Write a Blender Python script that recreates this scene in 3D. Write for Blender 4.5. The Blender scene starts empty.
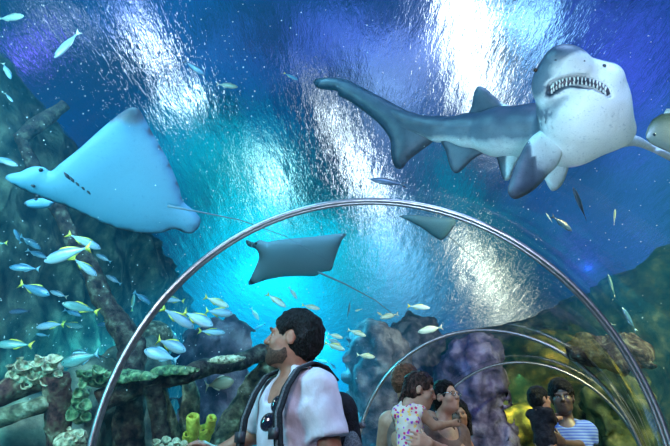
WATER = True
import bpy, math, random
import numpy as np
from mathutils import Vector, Matrix, Euler
random.seed(7); rng = np.random.RandomState(5)
SC = bpy.context.scene; COL = SC.collection
PI = math.pi; R = math.radians
# ---------------------------------------------------------------- camera
CH = 1.05; PITCH = 0.476; F = 500.0
cd = bpy.data.cameras.new('camera'); cam = bpy.data.objects.new('camera', cd); COL.objects.link(cam)
cam.location = (0, 0, CH); cam.rotation_euler = (PI/2+PITCH, 0, 0)
cd.sensor_width = 36; cd.lens = 36*F/670; cd.clip_start = .05; cd.clip_end = 200
SC.camera = cam
SC.view_settings.view_transform = 'Standard'; SC.view_settings.look = 'None'
SC.view_settings.gamma = 1; SC.view_settings.use_curve_mapping = False
cp, sp = math.cos(PITCH), math.sin(PITCH)
def direction(px, py):
    a = (px-335)/F; b = (223-py)/F
    return Vector((a, cp-b*sp, sp+b*cp))
def at(px, py, d):                      # world point seen at a pixel, d metres along the optical axis
    return Vector((0, 0, CH)) + direction(px, py)*d
# ---------------------------------------------------------------- object helpers
def tag(o, label=None, cat=None, group=None, kind=None):
    if label: o['label'] = label
    if cat: o['category'] = cat
    if group: o['group'] = group
    if kind: o['kind'] = kind
    return o
def empty(name, loc=(0, 0, 0), rz=0, **k):
    o = bpy.data.objects.new(name, None); COL.objects.link(o)
    o.location = loc; o.rotation_euler = (0, 0, rz); o.empty_display_size = .1
    return tag(o, **k)
def mesh_obj(name, V, Fc, mats, parent=None, mi=None, smooth=True, **k):
    me = bpy.data.meshes.new(name)
    me.from_pydata([tuple(map(float, v)) for v in V], [], [tuple(int(i) for i in f) for f in Fc])
    if not isinstance(mats, (list, tuple)): mats = [mats]
    for m in mats: me.materials.append(m)
    if mi is not None: me.polygons.foreach_set('material_index', np.array(mi, dtype=np.int32))
    if smooth: me.polygons.foreach_set('use_smooth', [True]*len(me.polygons))
    me.update(); me.validate()
    o = bpy.data.objects.new(name, me); COL.objects.link(o)
    if parent: o.parent = parent
    return tag(o, **k)
class MB:
    """collects shapes into one vertex / face list"""
    def __init__(s): s.V = []; s.F = []; s.M = []
    def add(s, V, Fc, m=0):
        n = len(s.V); s.V += [tuple(map(float, v)) for v in V]; s.F += [tuple(int(i)+n for i in f) for f in Fc]; s.M += [m]*len(Fc); return s
    def rings(s, rings, m=0, cap=True, closed=True):
        n = len(rings[0]); V = [p for r in rings for p in r]; Fc = []
        for i in range(len(rings)-1):
            for j in range(n if closed else n-1):
                a = i*n+j; b = i*n+(j+1) % n; Fc.append((a, b, b+n, a+n))
        if cap:
            for i, rev in ((0, True), (len(rings)-1, False)):
                c = sum((Vector(p) for p in rings[i]), Vector())/n; V.append(c); ci = len(V)-1
                for j in range(n):
                    a = i*n+j; b = i*n+(j+1) % n
                    Fc.append((ci, b, a) if rev else (ci, a, b))
        return s.add(V, Fc, m)
    def tube(s, pts, rad, seg=10, m=0, flat=1.0, bump=0, freq=9.0, cap=True, up=None):
        pts = [Vector(p) for p in pts]
        if not hasattr(rad, '__len__'): rad = [rad]*len(pts)
        out = []; ref = Vector(up) if up else None
        for i, p in enumerate(pts):
            t = (pts[min(i+1, len(pts)-1)]-pts[max(i-1, 0)]).normalized()
            if ref is None: ref = Vector((0, 0, 1)) if abs(t.z) < .9 else Vector((0, 1, 0))
            u = (ref-t*ref.dot(t)).normalized(); v = t.cross(u); ref = u
            ring = []
            for j in range(seg):
                a = 2*PI*j/seg; r = rad[i]
                if bump: r *= 1+bump*(math.sin(freq*i*.37+3*a)*.5+math.sin(7*a+i*1.3)*.35+random.uniform(-.5, .5))
                ring.append(p+u*math.cos(a)*r+v*math.sin(a)*r*flat)
            out.append(ring)
        return s.rings(out, m, cap)
    def ball(s, c, r, m=0, seg=12, rg=8, rot=None):
        c = Vector(c); r = Vector(r) if hasattr(r, '__len__') else Vector((r, r, r)); V = []; Fc = []
        for i in range(1, rg):
            th = PI*i/rg
            for j in range(seg):
                ph = 2*PI*j/seg
                q = Vector((r.x*math.sin(th)*math.cos(ph), r.y*math.sin(th)*math.sin(ph), r.z*math.cos(th)))
                V.append(c+(rot @ q if rot else q))
        t = Vector((0, 0, r.z)); V += [c+(rot @ t if rot else t), c-(rot @ t if rot else t)]
        for i in range(rg-2):
            for j in range(seg):
                a = i*seg+j; b = i*seg+(j+1) % seg; Fc.append((a, a+seg, b+seg, b))
        n = (rg-1)*seg
        for j in range(seg):
            Fc.append((n, j, (j+1) % seg)); Fc.append((n+1, (rg-2)*seg+(j+1) % seg, (rg-2)*seg+j))
        return s.add(V, Fc, m)
    def box(s, lo, hi, m=0):
        x0, y0, z0 = lo; x1, y1, z1 = hi
        V = [(x0, y0, z0), (x1, y0, z0), (x1, y1, z0), (x0, y1, z0), (x0, y0, z1), (x1, y0, z1), (x1, y1, z1), (x0, y1, z1)]
        return s.add(V, [(3, 2, 1, 0), (4, 5, 6, 7), (0, 1, 5, 4), (1, 2, 6, 5), (2, 3, 7, 6), (3, 0, 4, 7)], m)
    def build(s, name, mats, parent=None, **k):
        return mesh_obj(name, s.V, s.F, mats, parent, mi=s.M, **k)
# ---------------------------------------------------------------- distance-field modelling
def vnoise(P, sc, seed=0, octv=3):
    out = np.zeros(P.shape[:-1]); amp = 1.; tot = 0
    for o in range(octv):
        Q = P*sc*(2**o)+seed*17.3+o*5.1; i = np.floor(Q).astype(np.int64); f = Q-i; f = f*f*(3-2*f); r = 0
        for dx in (0, 1):
            for dy in (0, 1):
                for dz in (0, 1):
                    h = ((i[..., 0]+dx)*73856093) ^ ((i[..., 1]+dy)*19349663) ^ ((i[..., 2]+dz)*83492791)
                    h = (h*(h*h*15731+789221)+1376312589) & 0x7fffffff
                    w = (f[..., 0] if dx else 1-f[..., 0])*(f[..., 1] if dy else 1-f[..., 1])*(f[..., 2] if dz else 1-f[..., 2])
                    r = r+w*(h/1073741824.0-1)
        out += r*amp; tot += amp; amp *= .5
    return out/tot
def cone(a, b, ra, rb, k=.02, sub=False):
    a = np.array(a, float); b = np.array(b, float)
    def f(P):
        ab = b-a; t = np.clip(((P-a) @ ab)/max(ab @ ab, 1e-9), 0, 1)
        return np.linalg.norm(P-a-t[..., None]*ab, axis=-1)-(ra+(rb-ra)*t)
    r = max(ra, rb); return (f, np.minimum(a, b)-r, np.maximum(a, b)+r, k, sub)
def ell(c, r, k=.02, sub=False, rot=None):
    c = np.array(c, float); r = np.array(r, float)*np.ones(3); M = np.array(rot.to_3x3()) if rot is not None else None
    def f(P):
        q = P-c
        if M is not None: q = q @ M
        k0 = np.linalg.norm(q/r, axis=-1); k1 = np.linalg.norm(q/(r*r), axis=-1)
        return k0*(k0-1)/np.maximum(k1, 1e-6)
    m = r.max(); return (f, c-m, c+m, k, sub)
def xf(pr, M):                          # move a primitive by a rigid matrix
    f, lo, hi, k, sub = pr; Mi = np.array(M.inverted()); Mf = np.array(M)
    c = [Mf[:3, :3] @ np.array([x, y, z])+Mf[:3, 3] for x in (lo[0], hi[0]) for y in (lo[1], hi[1]) for z in (lo[2], hi[2])]
    return (lambda P: f(P @ Mi[:3, :3].T+Mi[:3, 3]), np.min(c, 0), np.max(c, 0), k, sub)
def grow(pr, g):
    f, lo, hi, k, sub = pr; return (lambda P: f(P)-g, lo-abs(g), hi+abs(g), k, sub)
def evalp(prims, P, big=.2):
    D = np.full(P.shape[:-1], big)
    for f, lo, hi, k, sub in prims: D = comb(D, f(P), k, sub)
    return D
def comb(D, d, k, sub):
    if sub:
        h = np.clip(.5-.5*(D+d)/k, 0, 1); return D*(1-h)-d*h+k*h*(1-h)
    h = np.clip(.5+.5*(D-d)/k, 0, 1); return D*(1-h)+d*h-k*h*(1-h)
def sdf_mesh(prims, h, clip=None, disp=None):
    lo = np.min([p[1] for p in prims if not p[4]], 0)-3*h-.02; hi = np.max([p[2] for p in prims if not p[4]], 0)+3*h+.02
    n = np.ceil((hi-lo)/h).astype(int)+1
    ax = [lo[i]+h*np.arange(n[i]) for i in range(3)]
    D = np.full(tuple(n), .2)
    for f, l, u, k, sub in prims:
        i0 = np.maximum(np.floor((l-2*k-3*h-lo)/h).astype(int), 0); i1 = np.minimum(np.ceil((u+2*k+3*h-lo)/h).astype(int)+1, n)
        if (i1 <= i0).any(): continue
        sl = tuple(slice(i0[q], i1[q]) for q in range(3))
        G = np.stack(np.meshgrid(*[ax[q][sl[q]] for q in range(3)], indexing='ij'), -1)
        D[sl] = comb(D[sl], f(G), k, sub)
    full = None
    if clip is not None or disp is not None:
        near = np.abs(D) < (.15 if disp is not None else 1e9)
        G = np.stack(np.meshgrid(*ax, indexing='ij'), -1)
        if disp is not None: D[near] += disp(G[near])
        if clip is not None: D = np.maximum(D, clip(G))
    def fieldv(P):
        d = evalp(prims, P)
        if disp is not None: d = d+disp(P)
        if clip is not None: d = np.maximum(d, clip(P))
        return d
    S = D < 0; nx, ny, nz = n
    cnt = np.zeros((nx-1, ny-1, nz-1)); acc = np.zeros((nx-1, ny-1, nz-1, 3))
    cs = [(a, b, c) for a in (0, 1) for b in (0, 1) for c in (0, 1)]
    def sub_(A, o): return A[o[0]:o[0]+nx-1, o[1]:o[1]+ny-1, o[2]:o[2]+nz-1]
    for i, a in enumerate(cs):
        for b in cs[i+1:]:
            if sum(abs(a[q]-b[q]) for q in range(3)) != 1: continue
            da, db = sub_(D, a), sub_(D, b); m = (da < 0) != (db < 0)
            t = np.where(m, da/np.where(m, da-db, 1), 0)
            for q in range(3): acc[..., q] += np.where(m, a[q]+t*(b[q]-a[q]), 0)
            cnt += m
    act = cnt > 0; idx = -np.ones(act.shape, int); idx[act] = np.arange(act.sum())
    cc = np.argwhere(act); V = (acc[act]/cnt[act][:, None]+cc)*h+lo
    for _ in range(2):                  # pull the vertices onto the surface
        e = h*.3; d = fieldv(V); g = np.stack([fieldv(V+np.eye(3)[q]*e)-fieldv(V-np.eye(3)[q]*e) for q in range(3)], 1)/(2*e)
        V = V-np.clip(d, -h*.5, h*.5)[:, None]*g/np.maximum((g*g).sum(1), .3)[:, None]
    Fc = []
    for q in range(3):
        sl0 = [slice(None)]*3; sl1 = [slice(None)]*3; sl0[q] = slice(0, -1); sl1[q] = slice(1, None)
        A = S[tuple(sl0)]; B = S[tuple(sl1)]; m = A != B
        u, v = [(1, 2), (2, 0), (0, 1)][q]
        P = np.argwhere(m); P = P[(P[:, u] > 0) & (P[:, v] > 0) & (P[:, u] < n[u]-1) & (P[:, v] < n[v]-1)]
        ou = np.zeros(3, int); ou[u] = 1; ov = np.zeros(3, int); ov[v] = 1
        g = lambda X: idx[X[:, 0], X[:, 1], X[:, 2]]
        a, b, c, d = g(P-ou-ov), g(P-ov), g(P), g(P-ou)
        ins = A[P[:, 0], P[:, 1], P[:, 2]]
        Q = np.stack([a, b, c, d], 1); Q[~ins] = Q[~ins][:, ::-1]; Fc.append(Q)
    Fc = np.concatenate(Fc); Fc = Fc[(Fc >= 0).all(1)]
    return V, Fc
def sdf_obj(name, prims, h, mats, parent=None, clip=None, disp=None, pick=None, **k):
    V, Fc = sdf_mesh(prims, h, clip, disp)
    mi = None
    if pick is not None: mi = pick(V[Fc].mean(1))
    return mesh_obj(name, V, Fc, mats, parent, mi=mi, **k)
# ---------------------------------------------------------------- materials
def nodes(m):
    m.use_nodes = True; nt = m.node_tree; nt.nodes.clear(); return nt, nt.nodes.new, nt.links.new
def rgba(c): return tuple(c)+((1,) if len(c) == 3 else ())
def mat(name, cols, rough=.5, scale=8, spec=.5, bump=0, bscale=None, stretch=(1, 1, 1), detail=4, metal=0, ramp=(.35, .65), sheen=0, emit=None, kind='noise', sss=0):
    m = bpy.data.materials.new(name); nt, N, L = nodes(m)
    out = N('ShaderNodeOutputMaterial'); b = N('ShaderNodeBsdfPrincipled'); L(b.outputs[0], out.inputs[0])
    b.inputs['Roughness'].default_value = rough; b.inputs['Metallic'].default_value = metal
    b.inputs['Specular IOR Level'].default_value = spec
    if sss: b.inputs['Subsurface Weight'].default_value = sss; b.inputs['Subsurface Scale'].default_value = .01
    tc = N('ShaderNodeTexCoord'); mp = N('ShaderNodeMapping'); mp.inputs['Scale'].default_value = stretch; L(tc.outputs['Object'], mp.inputs[0])
    if len(cols) > 1 and scale:
        if kind == 'voronoi': t = N('ShaderNodeTexVoronoi'); t.inputs['Scale'].default_value = scale; o = t.outputs['Distance']
        elif kind == 'wave':
            t = N('ShaderNodeTexWave'); t.inputs['Scale'].default_value = scale; t.bands_direction = 'Z'; t.inputs['Distortion'].default_value = .6; o = t.outputs['Fac']
        else:
            t = N('ShaderNodeTexNoise'); t.inputs['Scale'].default_value = scale; t.inputs['Detail'].default_value = detail; o = t.outputs['Fac']
        L(mp.outputs[0], t.inputs['Vector'])
        r = N('ShaderNodeValToRGB'); L(o, r.inputs[0]); e = r.color_ramp.elements
        for i, c in enumerate(cols):
            p = ramp[0]+(ramp[1]-ramp[0])*i/(len(cols)-1)
            if i < 2: e[i].position = p; e[i].color = rgba(c)
            else: x = e.new(p); x.color = rgba(c)
        L(r.outputs[0], b.inputs['Base Color'])
    else: b.inputs['Base Color'].default_value = rgba(cols[0])
    if bump:
        t2 = N('ShaderNodeTexNoise'); t2.inputs['Scale'].default_value = bscale or scale*2; t2.inputs['Detail'].default_value = 5; L(mp.outputs[0], t2.inputs['Vector'])
        bp = N('ShaderNodeBump'); bp.inputs['Strength'].default_value = bump; bp.inputs['Distance'].default_value = .02
        L(t2.outputs['Fac'], bp.inputs['Height']); L(bp.outputs[0], b.inputs['Normal'])
    return m
M = {}
M['steel'] = mat('brushed_steel', [(.24, .25, .29), (.34, .35, .39)], .33, 30, metal=.9)
M['seal'] = mat('black_seal', [(.02, .02, .03)], .5)
M['concrete'] = mat('concrete', [(.12, .13, .15), (.2, .21, .23)], .8, 5, bump=.3)
M['skin'] = mat('skin', [(.2, .08, .052), (.28, .12, .08)], .5, 30, bump=.05, sss=.1)
M['skin_light'] = mat('skin_light', [(.36, .18, .125), (.44, .23, .165)], .5, 30, bump=.05, sss=.1)
M['skin_dark'] = mat('skin_dark', [(.07, .038, .028), (.1, .055, .04)], .45, 30, bump=.05)
M['skin_child'] = mat('skin_child', [(.26, .125, .085), (.32, .16, .11)], .5, 30, sss=.1)
M['beard'] = mat('beard', [(.03, .02, .02), (.12, .07, .05)], .7, 220, ramp=(.4, .7), spec=.12)
M['hair'] = mat('hair_black', [(.004, .004, .005), (.03, .028, .034)], .45, 60, bump=1, bscale=150, stretch=(1, 1, .5), ramp=(.5, .8), spec=.12)
M['hair_brown'] = mat('hair_brown', [(.04, .02, .013), (.17, .07, .045)], .38, 60, bump=1, bscale=130, stretch=(1, .4, 1), spec=.12)
M['hair_dark'] = mat('hair_dark_brown', [(.015, .008, .008), (.11, .05, .045)], .38, 50, bump=1, bscale=130, stretch=(1, 1, .4), ramp=(.45, .75), spec=.12)
M['white_eye'] = mat('eye_white', [(.3, .28, .28)], .4)
M['pupil'] = mat('pupil', [(.01, .008, .006)], .1)
M['lip'] = mat('lips', [(.35, .1, .09)], .4)
M['tee'] = mat('white_cotton', [(.36, .35, .42), (.46, .44, .52)], .85, 12, bump=1, bscale=9, stretch=(1, 1, .6), spec=.12)
M['denim'] = mat('denim', [(.03, .05, .11), (.05, .08, .16)], .8, 60, spec=.12)
M['strap'] = mat('strap_black', [(.004, .005, .008), (.012, .013, .02)], .8, 60, bump=.3, spec=.15)
M['mesh_grey'] = mat('padding_grey', [(.03, .035, .045), (.09, .1, .12)], .8, 150, kind='voronoi')
M['tan'] = mat('tan_cotton', [(.45, .33, .24), (.55, .42, .3)], .85, 15, bump=.4, spec=.12)
M['brown_top'] = mat('brown_cotton', [(.13, .085, .08), (.2, .13, .12)], .85, 15, bump=.4, spec=.12)
M['black_cloth'] = mat('black_cotton', [(.008, .007, .01), (.022, .018, .024)], .9, 20, bump=.4, spec=.12)
M['cyan_cloth'] = mat('cyan_cotton', [(.02, .35, .6), (.04, .45, .7)], .8, 20)
M['stripe'] = mat('blue_stripe_cotton', [(.07, .12, .42), (.12, .2, .5), (.2, .3, .5)], .8, 14, kind='wave', ramp=(.3, .8), spec=.12)
M['lens'] = mat('dark_lens', [(.012, .015, .03)], .05, spec=1)
M['frame_metal'] = mat('frame_metal', [(.55, .5, .5)], .25, metal=1)
# floral cotton: cream ground with scattered violet and crimson blossoms
def floral():
    m = bpy.data.materials.new('floral_cotton'); nt, N, L = nodes(m)
    out = N('ShaderNodeOutputMaterial'); b = N('ShaderNodeBsdfPrincipled'); L(b.outputs[0], out.inputs[0]); b.inputs['Roughness'].default_value = .85; b.inputs['Specular IOR Level'].default_value = .12
    tc = N('ShaderNodeTexCoord'); v = N('ShaderNodeTexVoronoi'); v.inputs['Scale'].default_value = 38; L(tc.outputs['Object'], v.inputs['Vector'])
    n = N('ShaderNodeTexNoise'); n.inputs['Scale'].default_value = 90; L(tc.outputs['Object'], n.inputs['Vector'])
    ad = N('ShaderNodeMath'); ad.operation = 'MULTIPLY_ADD'; ad.inputs[1].default_value = .5; L(n.outputs['Fac'], ad.inputs[0]); L(v.outputs['Distance'], ad.inputs[2])
    lt = N('ShaderNodeMath'); lt.operation = 'LESS_THAN'; lt.inputs[1].default_value = .62; L(ad.outputs[0], lt.inputs[0])
    sx = N('ShaderNodeSeparateColor'); L(v.outputs['Color'], sx.inputs[0])
    rr = N('ShaderNodeValToRGB'); rr.color_ramp.interpolation = 'CONSTANT'; e = rr.color_ramp.elements
    e[0].position = 0; e[0].color = (.28, .04, .4, 1); e[1].position = .4; e[1].color = (.5, .02, .12, 1); x = e.new(.7); x.color = (.7, .4, .1, 1)
    L(sx.outputs[0], rr.inputs[0])
    mx = N('ShaderNodeMix'); mx.data_type = 'RGBA'; L(lt.outputs[0], mx.inputs[0]); mx.inputs[6].default_value = (.5, .42, .38, 1); L(rr.outputs[0], mx.inputs[7])
    L(mx.outputs[2], b.inputs['Base Color']); return m
M['floral'] = floral()
# ---------------------------------------------------------------- tunnel
RT = 1.40; ZS = CH+.11
ST = [(-.45, -4.5, 0.), (-.2, -2, 0.), (.05, .5, 0.), (.24, 2.643, .03), (.83, 4.2, -.2), (1.575, 5.601, -.285), (2.585, 7.324, -.2), (3.5, 9.0, -.45), (5.0, 10.9, -.8), (7.2, 12.6, -1.0)]
def station(t):
    i = min(int(t), len(ST)-2); f = t-i
    p = [ST[max(i-1, 0)], ST[i], ST[i+1], ST[min(i+2, len(ST)-1)]]
    return [.5*(2*p[1][q]+(-p[0][q]+p[2][q])*f+(2*p[0][q]-5*p[1][q]+4*p[2][q]-p[3][q])*f*f+(-p[0][q]+3*p[1][q]-3*p[2][q]+p[3][q])*f**3) for q in range(3)]
def section(t, r, z0=.55, n=36):
    cx, cy, yw = station(t); c, s = math.cos(yw), math.sin(yw); pts = [(r, z0)]
    for i in range(n+1):
        a = PI*i/n; pts.append((r*math.cos(a), ZS+r*math.sin(a)))
    pts.append((-r, z0))
    return [Vector((cx+u*c, cy+u*s, z)) for u, z in pts]
def inside(P, r=1.45):                  # is a point inside the tunnel?
    best = 1e9
    for k in range(0, 91, 2):
        cx, cy, yw = station(k/10.); d = (P.x-cx)**2+(P.y-cy)**2
        if d < best: best = d; bc = (cx, cy, yw)
    u = abs((P.x-bc[0])*math.cos(bc[2])+(P.y-bc[1])*math.sin(bc[2]))
    return (math.hypot(u, P.z-ZS) < r) if P.z > ZS else u < r
def exit_depth(px, py):
    d = .6
    while inside(at(px, py, d)) and d < 11: d += .05
    return d
def acrylic():
    m = bpy.data.materials.new('acrylic'); nt, N, L = nodes(m)
    out = N('ShaderNodeOutputMaterial'); t = N('ShaderNodeBsdfTransparent'); t.inputs[0].default_value = (.97, .985, 1, 1)
    g = N('ShaderNodeBsdfGlossy'); g.inputs['Roughness'].default_value = .03
    fr = N('ShaderNodeFresnel'); fr.inputs['IOR'].default_value = 1.3
    mu = N('ShaderNodeMath'); mu.operation = 'MULTIPLY'; mu.inputs[1].default_value = .8; L(fr.outputs[0], mu.inputs[0])
    mx = N('ShaderNodeMixShader'); L(mu.outputs[0], mx.inputs[0]); L(t.outputs[0], mx.inputs[1]); L(g.outputs[0], mx.inputs[2]); L(mx.outputs[0], out.inputs[0])
    return m
M['acrylic'] = acrylic()
for i, (a, b) in enumerate(((0, 3), (3, 5), (5, 6), (6, 9))):
    g = MB(); k = int((b-a)*6); g.rings([section(a+(b-a)*j/k, 1.45) for j in range(k+1)], cap=False, closed=False)
    g.build('window_%d' % (i+1), M['acrylic'], kind='structure', label='curved clear acrylic tunnel panel %s' % ('overhead', 'behind the first arch', 'behind the second arch', 'beyond the last arch')[i])
for s, nm in ((-1, 'left'), (1, 'right')):
    w = MB(); rr = []
    for j in range(55):
        cx, cy, yw = station(j*9/54.); c, sn = math.cos(yw), math.sin(yw)
        rr.append([Vector((cx+s*u*c, cy+s*u*sn, z)) for u, z in ((1.36, 0), (1.6, 0), (1.6, .56), (1.36, .56))])
    w.rings(rr); w.build('wall_'+nm, M['concrete'], kind='structure', smooth=False)
fl = MB(); fl.rings([[Vector((station(j*9/54.)[0]+u*1.37*math.cos(station(j*9/54.)[2]), station(j*9/54.)[1]+u*1.37*math.sin(station(j*9/54.)[2]), z)) for u, z in ((-1, -.1), (1, -.1), (1, 0), (-1, 0))] for j in range(55)])
fl.build('floor', M['concrete'], kind='structure', smooth=False)
def arch(t, lab, w=.028):
    root = empty('steel_arch', Vector(station(t)[:2]+[0]), label=lab, cat='arch', group='steel arches of the tunnel')
    cx, cy, yw = station(t); n = Vector((-math.sin(yw), math.cos(yw), 0))
    inv = Vector(station(t)[:2]+[0])
    def rail(r, off, hr, hw, name, m):
        b = MB(); mid = section(t, r, .56, 64); out = []
        for i, p in enumerate(mid):
            tg = (mid[min(i+1, len(mid)-1)]-mid[max(i-1, 0)]).normalized(); rad = tg.cross(n).normalized()
            out.append([p-inv+n*off+n*hw*x+rad*hr*y for x, y in ((-1, -.5), (-.5, -1), (.5, -1), (1, -.5), (1, .5), (.5, 1), (-.5, 1), (-1, .5))])
        b.rings(out); return b.build(name, m, root)
    rail(RT, -w*.55, .012, w*.42, 'rail', M['steel']); rail(RT, w*.55, .012, w*.42, 'rail', M['steel'])
    rail(RT+.012, 0, .012, w*.3, 'rubber_seal', M['seal'])
    return root
arch(3, 'tall polished steel arch nearest the camera, framing the man with the backpack', .03)
arch(5, 'steel arch over the women and the girl, middle one in size', .03)
arch(6, 'smallest steel arch, over the man holding a baby', .03)
# ---------------------------------------------------------------- people
def head_prims(T, s=1., fem=False, nose=1., mouth_open=0):
    j = .9 if fem else 1.
    pr = [ell((-.012, 0, .03), (.1, .078, .098)), ell((.028, 0, -.04), (.062, .06*j, .078), .03), ell((.068, 0, -.096), (.022, .024*j, .02), .03),
          ell((.02, 0, -.07), (.06, .058*j, .035), .03),
          ell((.087, .028, .022), (.011, .026, .008), .015), ell((.087, -.028, .022), (.011, .026, .008), .015),
          ell((.062, .04, -.028), (.026, .022, .024), .02), ell((.062, -.04, -.028), (.026, .022, .024), .02),
          ell((.094, .031, .002), (.014, .017, .011), .012, True), ell((.094, -.031, .002), (.014, .017, .011), .012, True),
          cone((.09, 0, .016), (.113*nose, 0, -.026), .008, .0115, .012), ell((.102, .012, -.03), (.011, .008, .008), .008), ell((.102, -.012, -.03), (.011, .008, .008), .008),
          *[ell((.0855, q*.031, .0105), (.011, .017, .0055), .004) for q in (-1, 1)], *[ell((.084, q*.031, -.0085), (.011, .016, .005), .004) for q in (-1, 1)],
          ell((.09, 0, -.052), (.014, .026, .008), .008), ell((.087, 0, -.066), (.014, .023, .0085), .008),
          ell((.107, 0, -.059), (.014, .024, .0016+.004*mouth_open), .004, True)]
    for q in (-1, 1):
        pr += [ell((-.004, q*.079, -.004), (.02, .009, .032), .008), ell((.002, q*.088, -.002), (.011, .007, .019), .006, True)]
    Ms = T @ Matrix.Scale(s, 4)
    out = []
    for f, lo, hi, k, sub in pr: out.append((f, lo, hi, k, sub))
    return [xs(p, T, s) for p in out]
def xs(p, T, s):
    f, lo, hi, k, sub = p
    q = (lambda P, f=f: f(P/s)*s, lo*s, hi*s, k*s, sub)
    return xf(q, T)
def finger(a, d, n, L, r, curl):
    """three bones starting at a, first along d, curling towards n"""
    pr = []; p = Vector(a); dd = Vector(d).normalized(); n = Vector(n).normalized(); ax = dd.cross(n).normalized()
    for i, (f, c) in enumerate(((.45, curl*.6), (.32, curl), (.23, curl*.8))):
        dd = Matrix.Rotation(c, 3, ax) @ dd; q = p+dd*L*f
        pr.append(cone(p, q, r*(1-.08*i), r*(.92-.1*i), .004)); p = q
    return pr
def hand(w, d, n, s=1., curl=.35, thumb=1):
    """wrist point, finger direction, palm normal (side the fingers curl to); thumb = +1 / -1 side"""
    w = Vector(w); d = Vector(d).normalized(); n = Vector(n); n = (n-d*n.dot(d)).normalized(); x = d.cross(n)*thumb
    pr = []
    for i in range(4):
        o = (i-1.5)*.019*s; pr.append(cone(w+x*-o*.7+d*.012*s, w-x*o+d*.078*s, .0145*s, .012*s, .014*s))
    for i, L in enumerate((.068, .076, .072, .058)):
        o = (1.5-i)*.0205*s
        pr += finger(w+x*o+d*.08*s, d+x*(1.5-i)*.06, n, L*s, .0088*s, curl+.05*i)
    pr += finger(w+x*.02*s+d*.02*s+n*.005, d*.75+x*.8+n*.25, n, .062*s, .0105*s, curl*.4)
    return pr
def eyes(root, T, s, col='pupil'):
    for q in (-1, 1):
        e = MB(); e.ball(T @ (Vector((.0765, q*.031, .001))*s), .0118*s, 0, 12, 8)
        eo = e.build('eye', M['white_eye'], root)
        p = MB(); p.ball(T @ (Vector((.0838, q*.0315, .001))*s), (.0065*s,)*3, 0, 10, 6); p.build('pupil', M[col], eo)
# ---------------------------------------------------------------- water, sky and lamps
def world():
    w = bpy.data.worlds.new('painted_sky'); SC.world = w; w.use_nodes = True; nt = w.node_tree; nt.nodes.clear(); N = nt.nodes.new; L = nt.links.new
    out = N('ShaderNodeOutputWorld'); bg = N('ShaderNodeBackground'); L(bg.outputs[0], out.inputs[0])
    tc = N('ShaderNodeTexCoord')
    def dot(v):
        n = N('ShaderNodeVectorMath'); n.operation = 'DOT_PRODUCT'; n.inputs[1].default_value = v; L(tc.outputs['Generated'], n.inputs[0]); return n.outputs['Value']
    def math_(op, a, b=None, c=None):
        n = N('ShaderNodeMath'); n.operation = op
        for i, x in enumerate((a, b, c)):
            if x is None: continue
            if isinstance(x, (int, float)): n.inputs[i].default_value = x
            else: L(x, n.inputs[i])
        return n.outputs[0]
    acc = None
    def addc(col, fac):
        nonlocal acc
        v = N('ShaderNodeVectorMath'); v.operation = 'SCALE'; v.inputs[0].default_value = col; L(fac, v.inputs['Scale'])
        if acc is None: acc = v.outputs[0]
        else:
            a = N('ShaderNodeVectorMath'); a.operation = 'ADD'; L(acc, a.inputs[0]); L(v.outputs[0], a.inputs[1]); acc = a.outputs[0]
    def refr(px, py):
        d = direction(px, py).normalized(); hx, hy = d.x/1.33, d.y/1.33
        return Vector((hx, hy, math.sqrt(max(1-hx*hx-hy*hy, .01))))
    addc((.002, .03, .14), math_('ADD', math_('MULTIPLY', dot((0, 0, 1)), 0.0), 1.0))
    for px, py, ln, wd, ang, col, st in LOBES:
        c = refr(px, py); ca, sa = math.cos(R(ang)), math.sin(R(ang))
        u = (refr(px+ca*ln*.5, py+sa*ln*.5)-c); v = (refr(px-sa*wd*.5, py+ca*wd*.5)-c)
        u -= c*u.dot(c); v -= c*v.dot(c); v -= u*(v.dot(u)/u.dot(u))
        un = u/u.dot(u); vn = v/v.dot(v)
        s = math_('ADD', math_('POWER', math_('ABSOLUTE', dot(un)), 2.0), math_('POWER', math_('ABSOLUTE', dot(vn)), 2.0))
        f = math_('EXPONENT', math_('MULTIPLY', s, -.8))
        f = math_('MULTIPLY', math_('MULTIPLY', f, math_('GREATER_THAN', dot(c), 0.0)), st)
        addc(col, f)
    nz = N('ShaderNodeTexNoise'); nz.inputs['Scale'].default_value = 11; nz.inputs['Detail'].default_value = 7; nz.inputs['Roughness'].default_value = .65; L(tc.outputs['Generated'], nz.inputs['Vector'])
    mr = N('ShaderNodeMapRange'); mr.inputs[1].default_value = .36; mr.inputs[2].default_value = .66; mr.inputs[3].default_value = .2; mr.inputs[4].default_value = 1.6; L(nz.outputs['Fac'], mr.inputs[0])
    sc_ = N('ShaderNodeVectorMath'); sc_.operation = 'SCALE'; L(acc, sc_.inputs[0]); L(mr.outputs[0], sc_.inputs['Scale']); acc = sc_.outputs[0]
    L(acc, bg.inputs['Color']); bg.inputs['Strength'].default_value = 1
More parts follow.
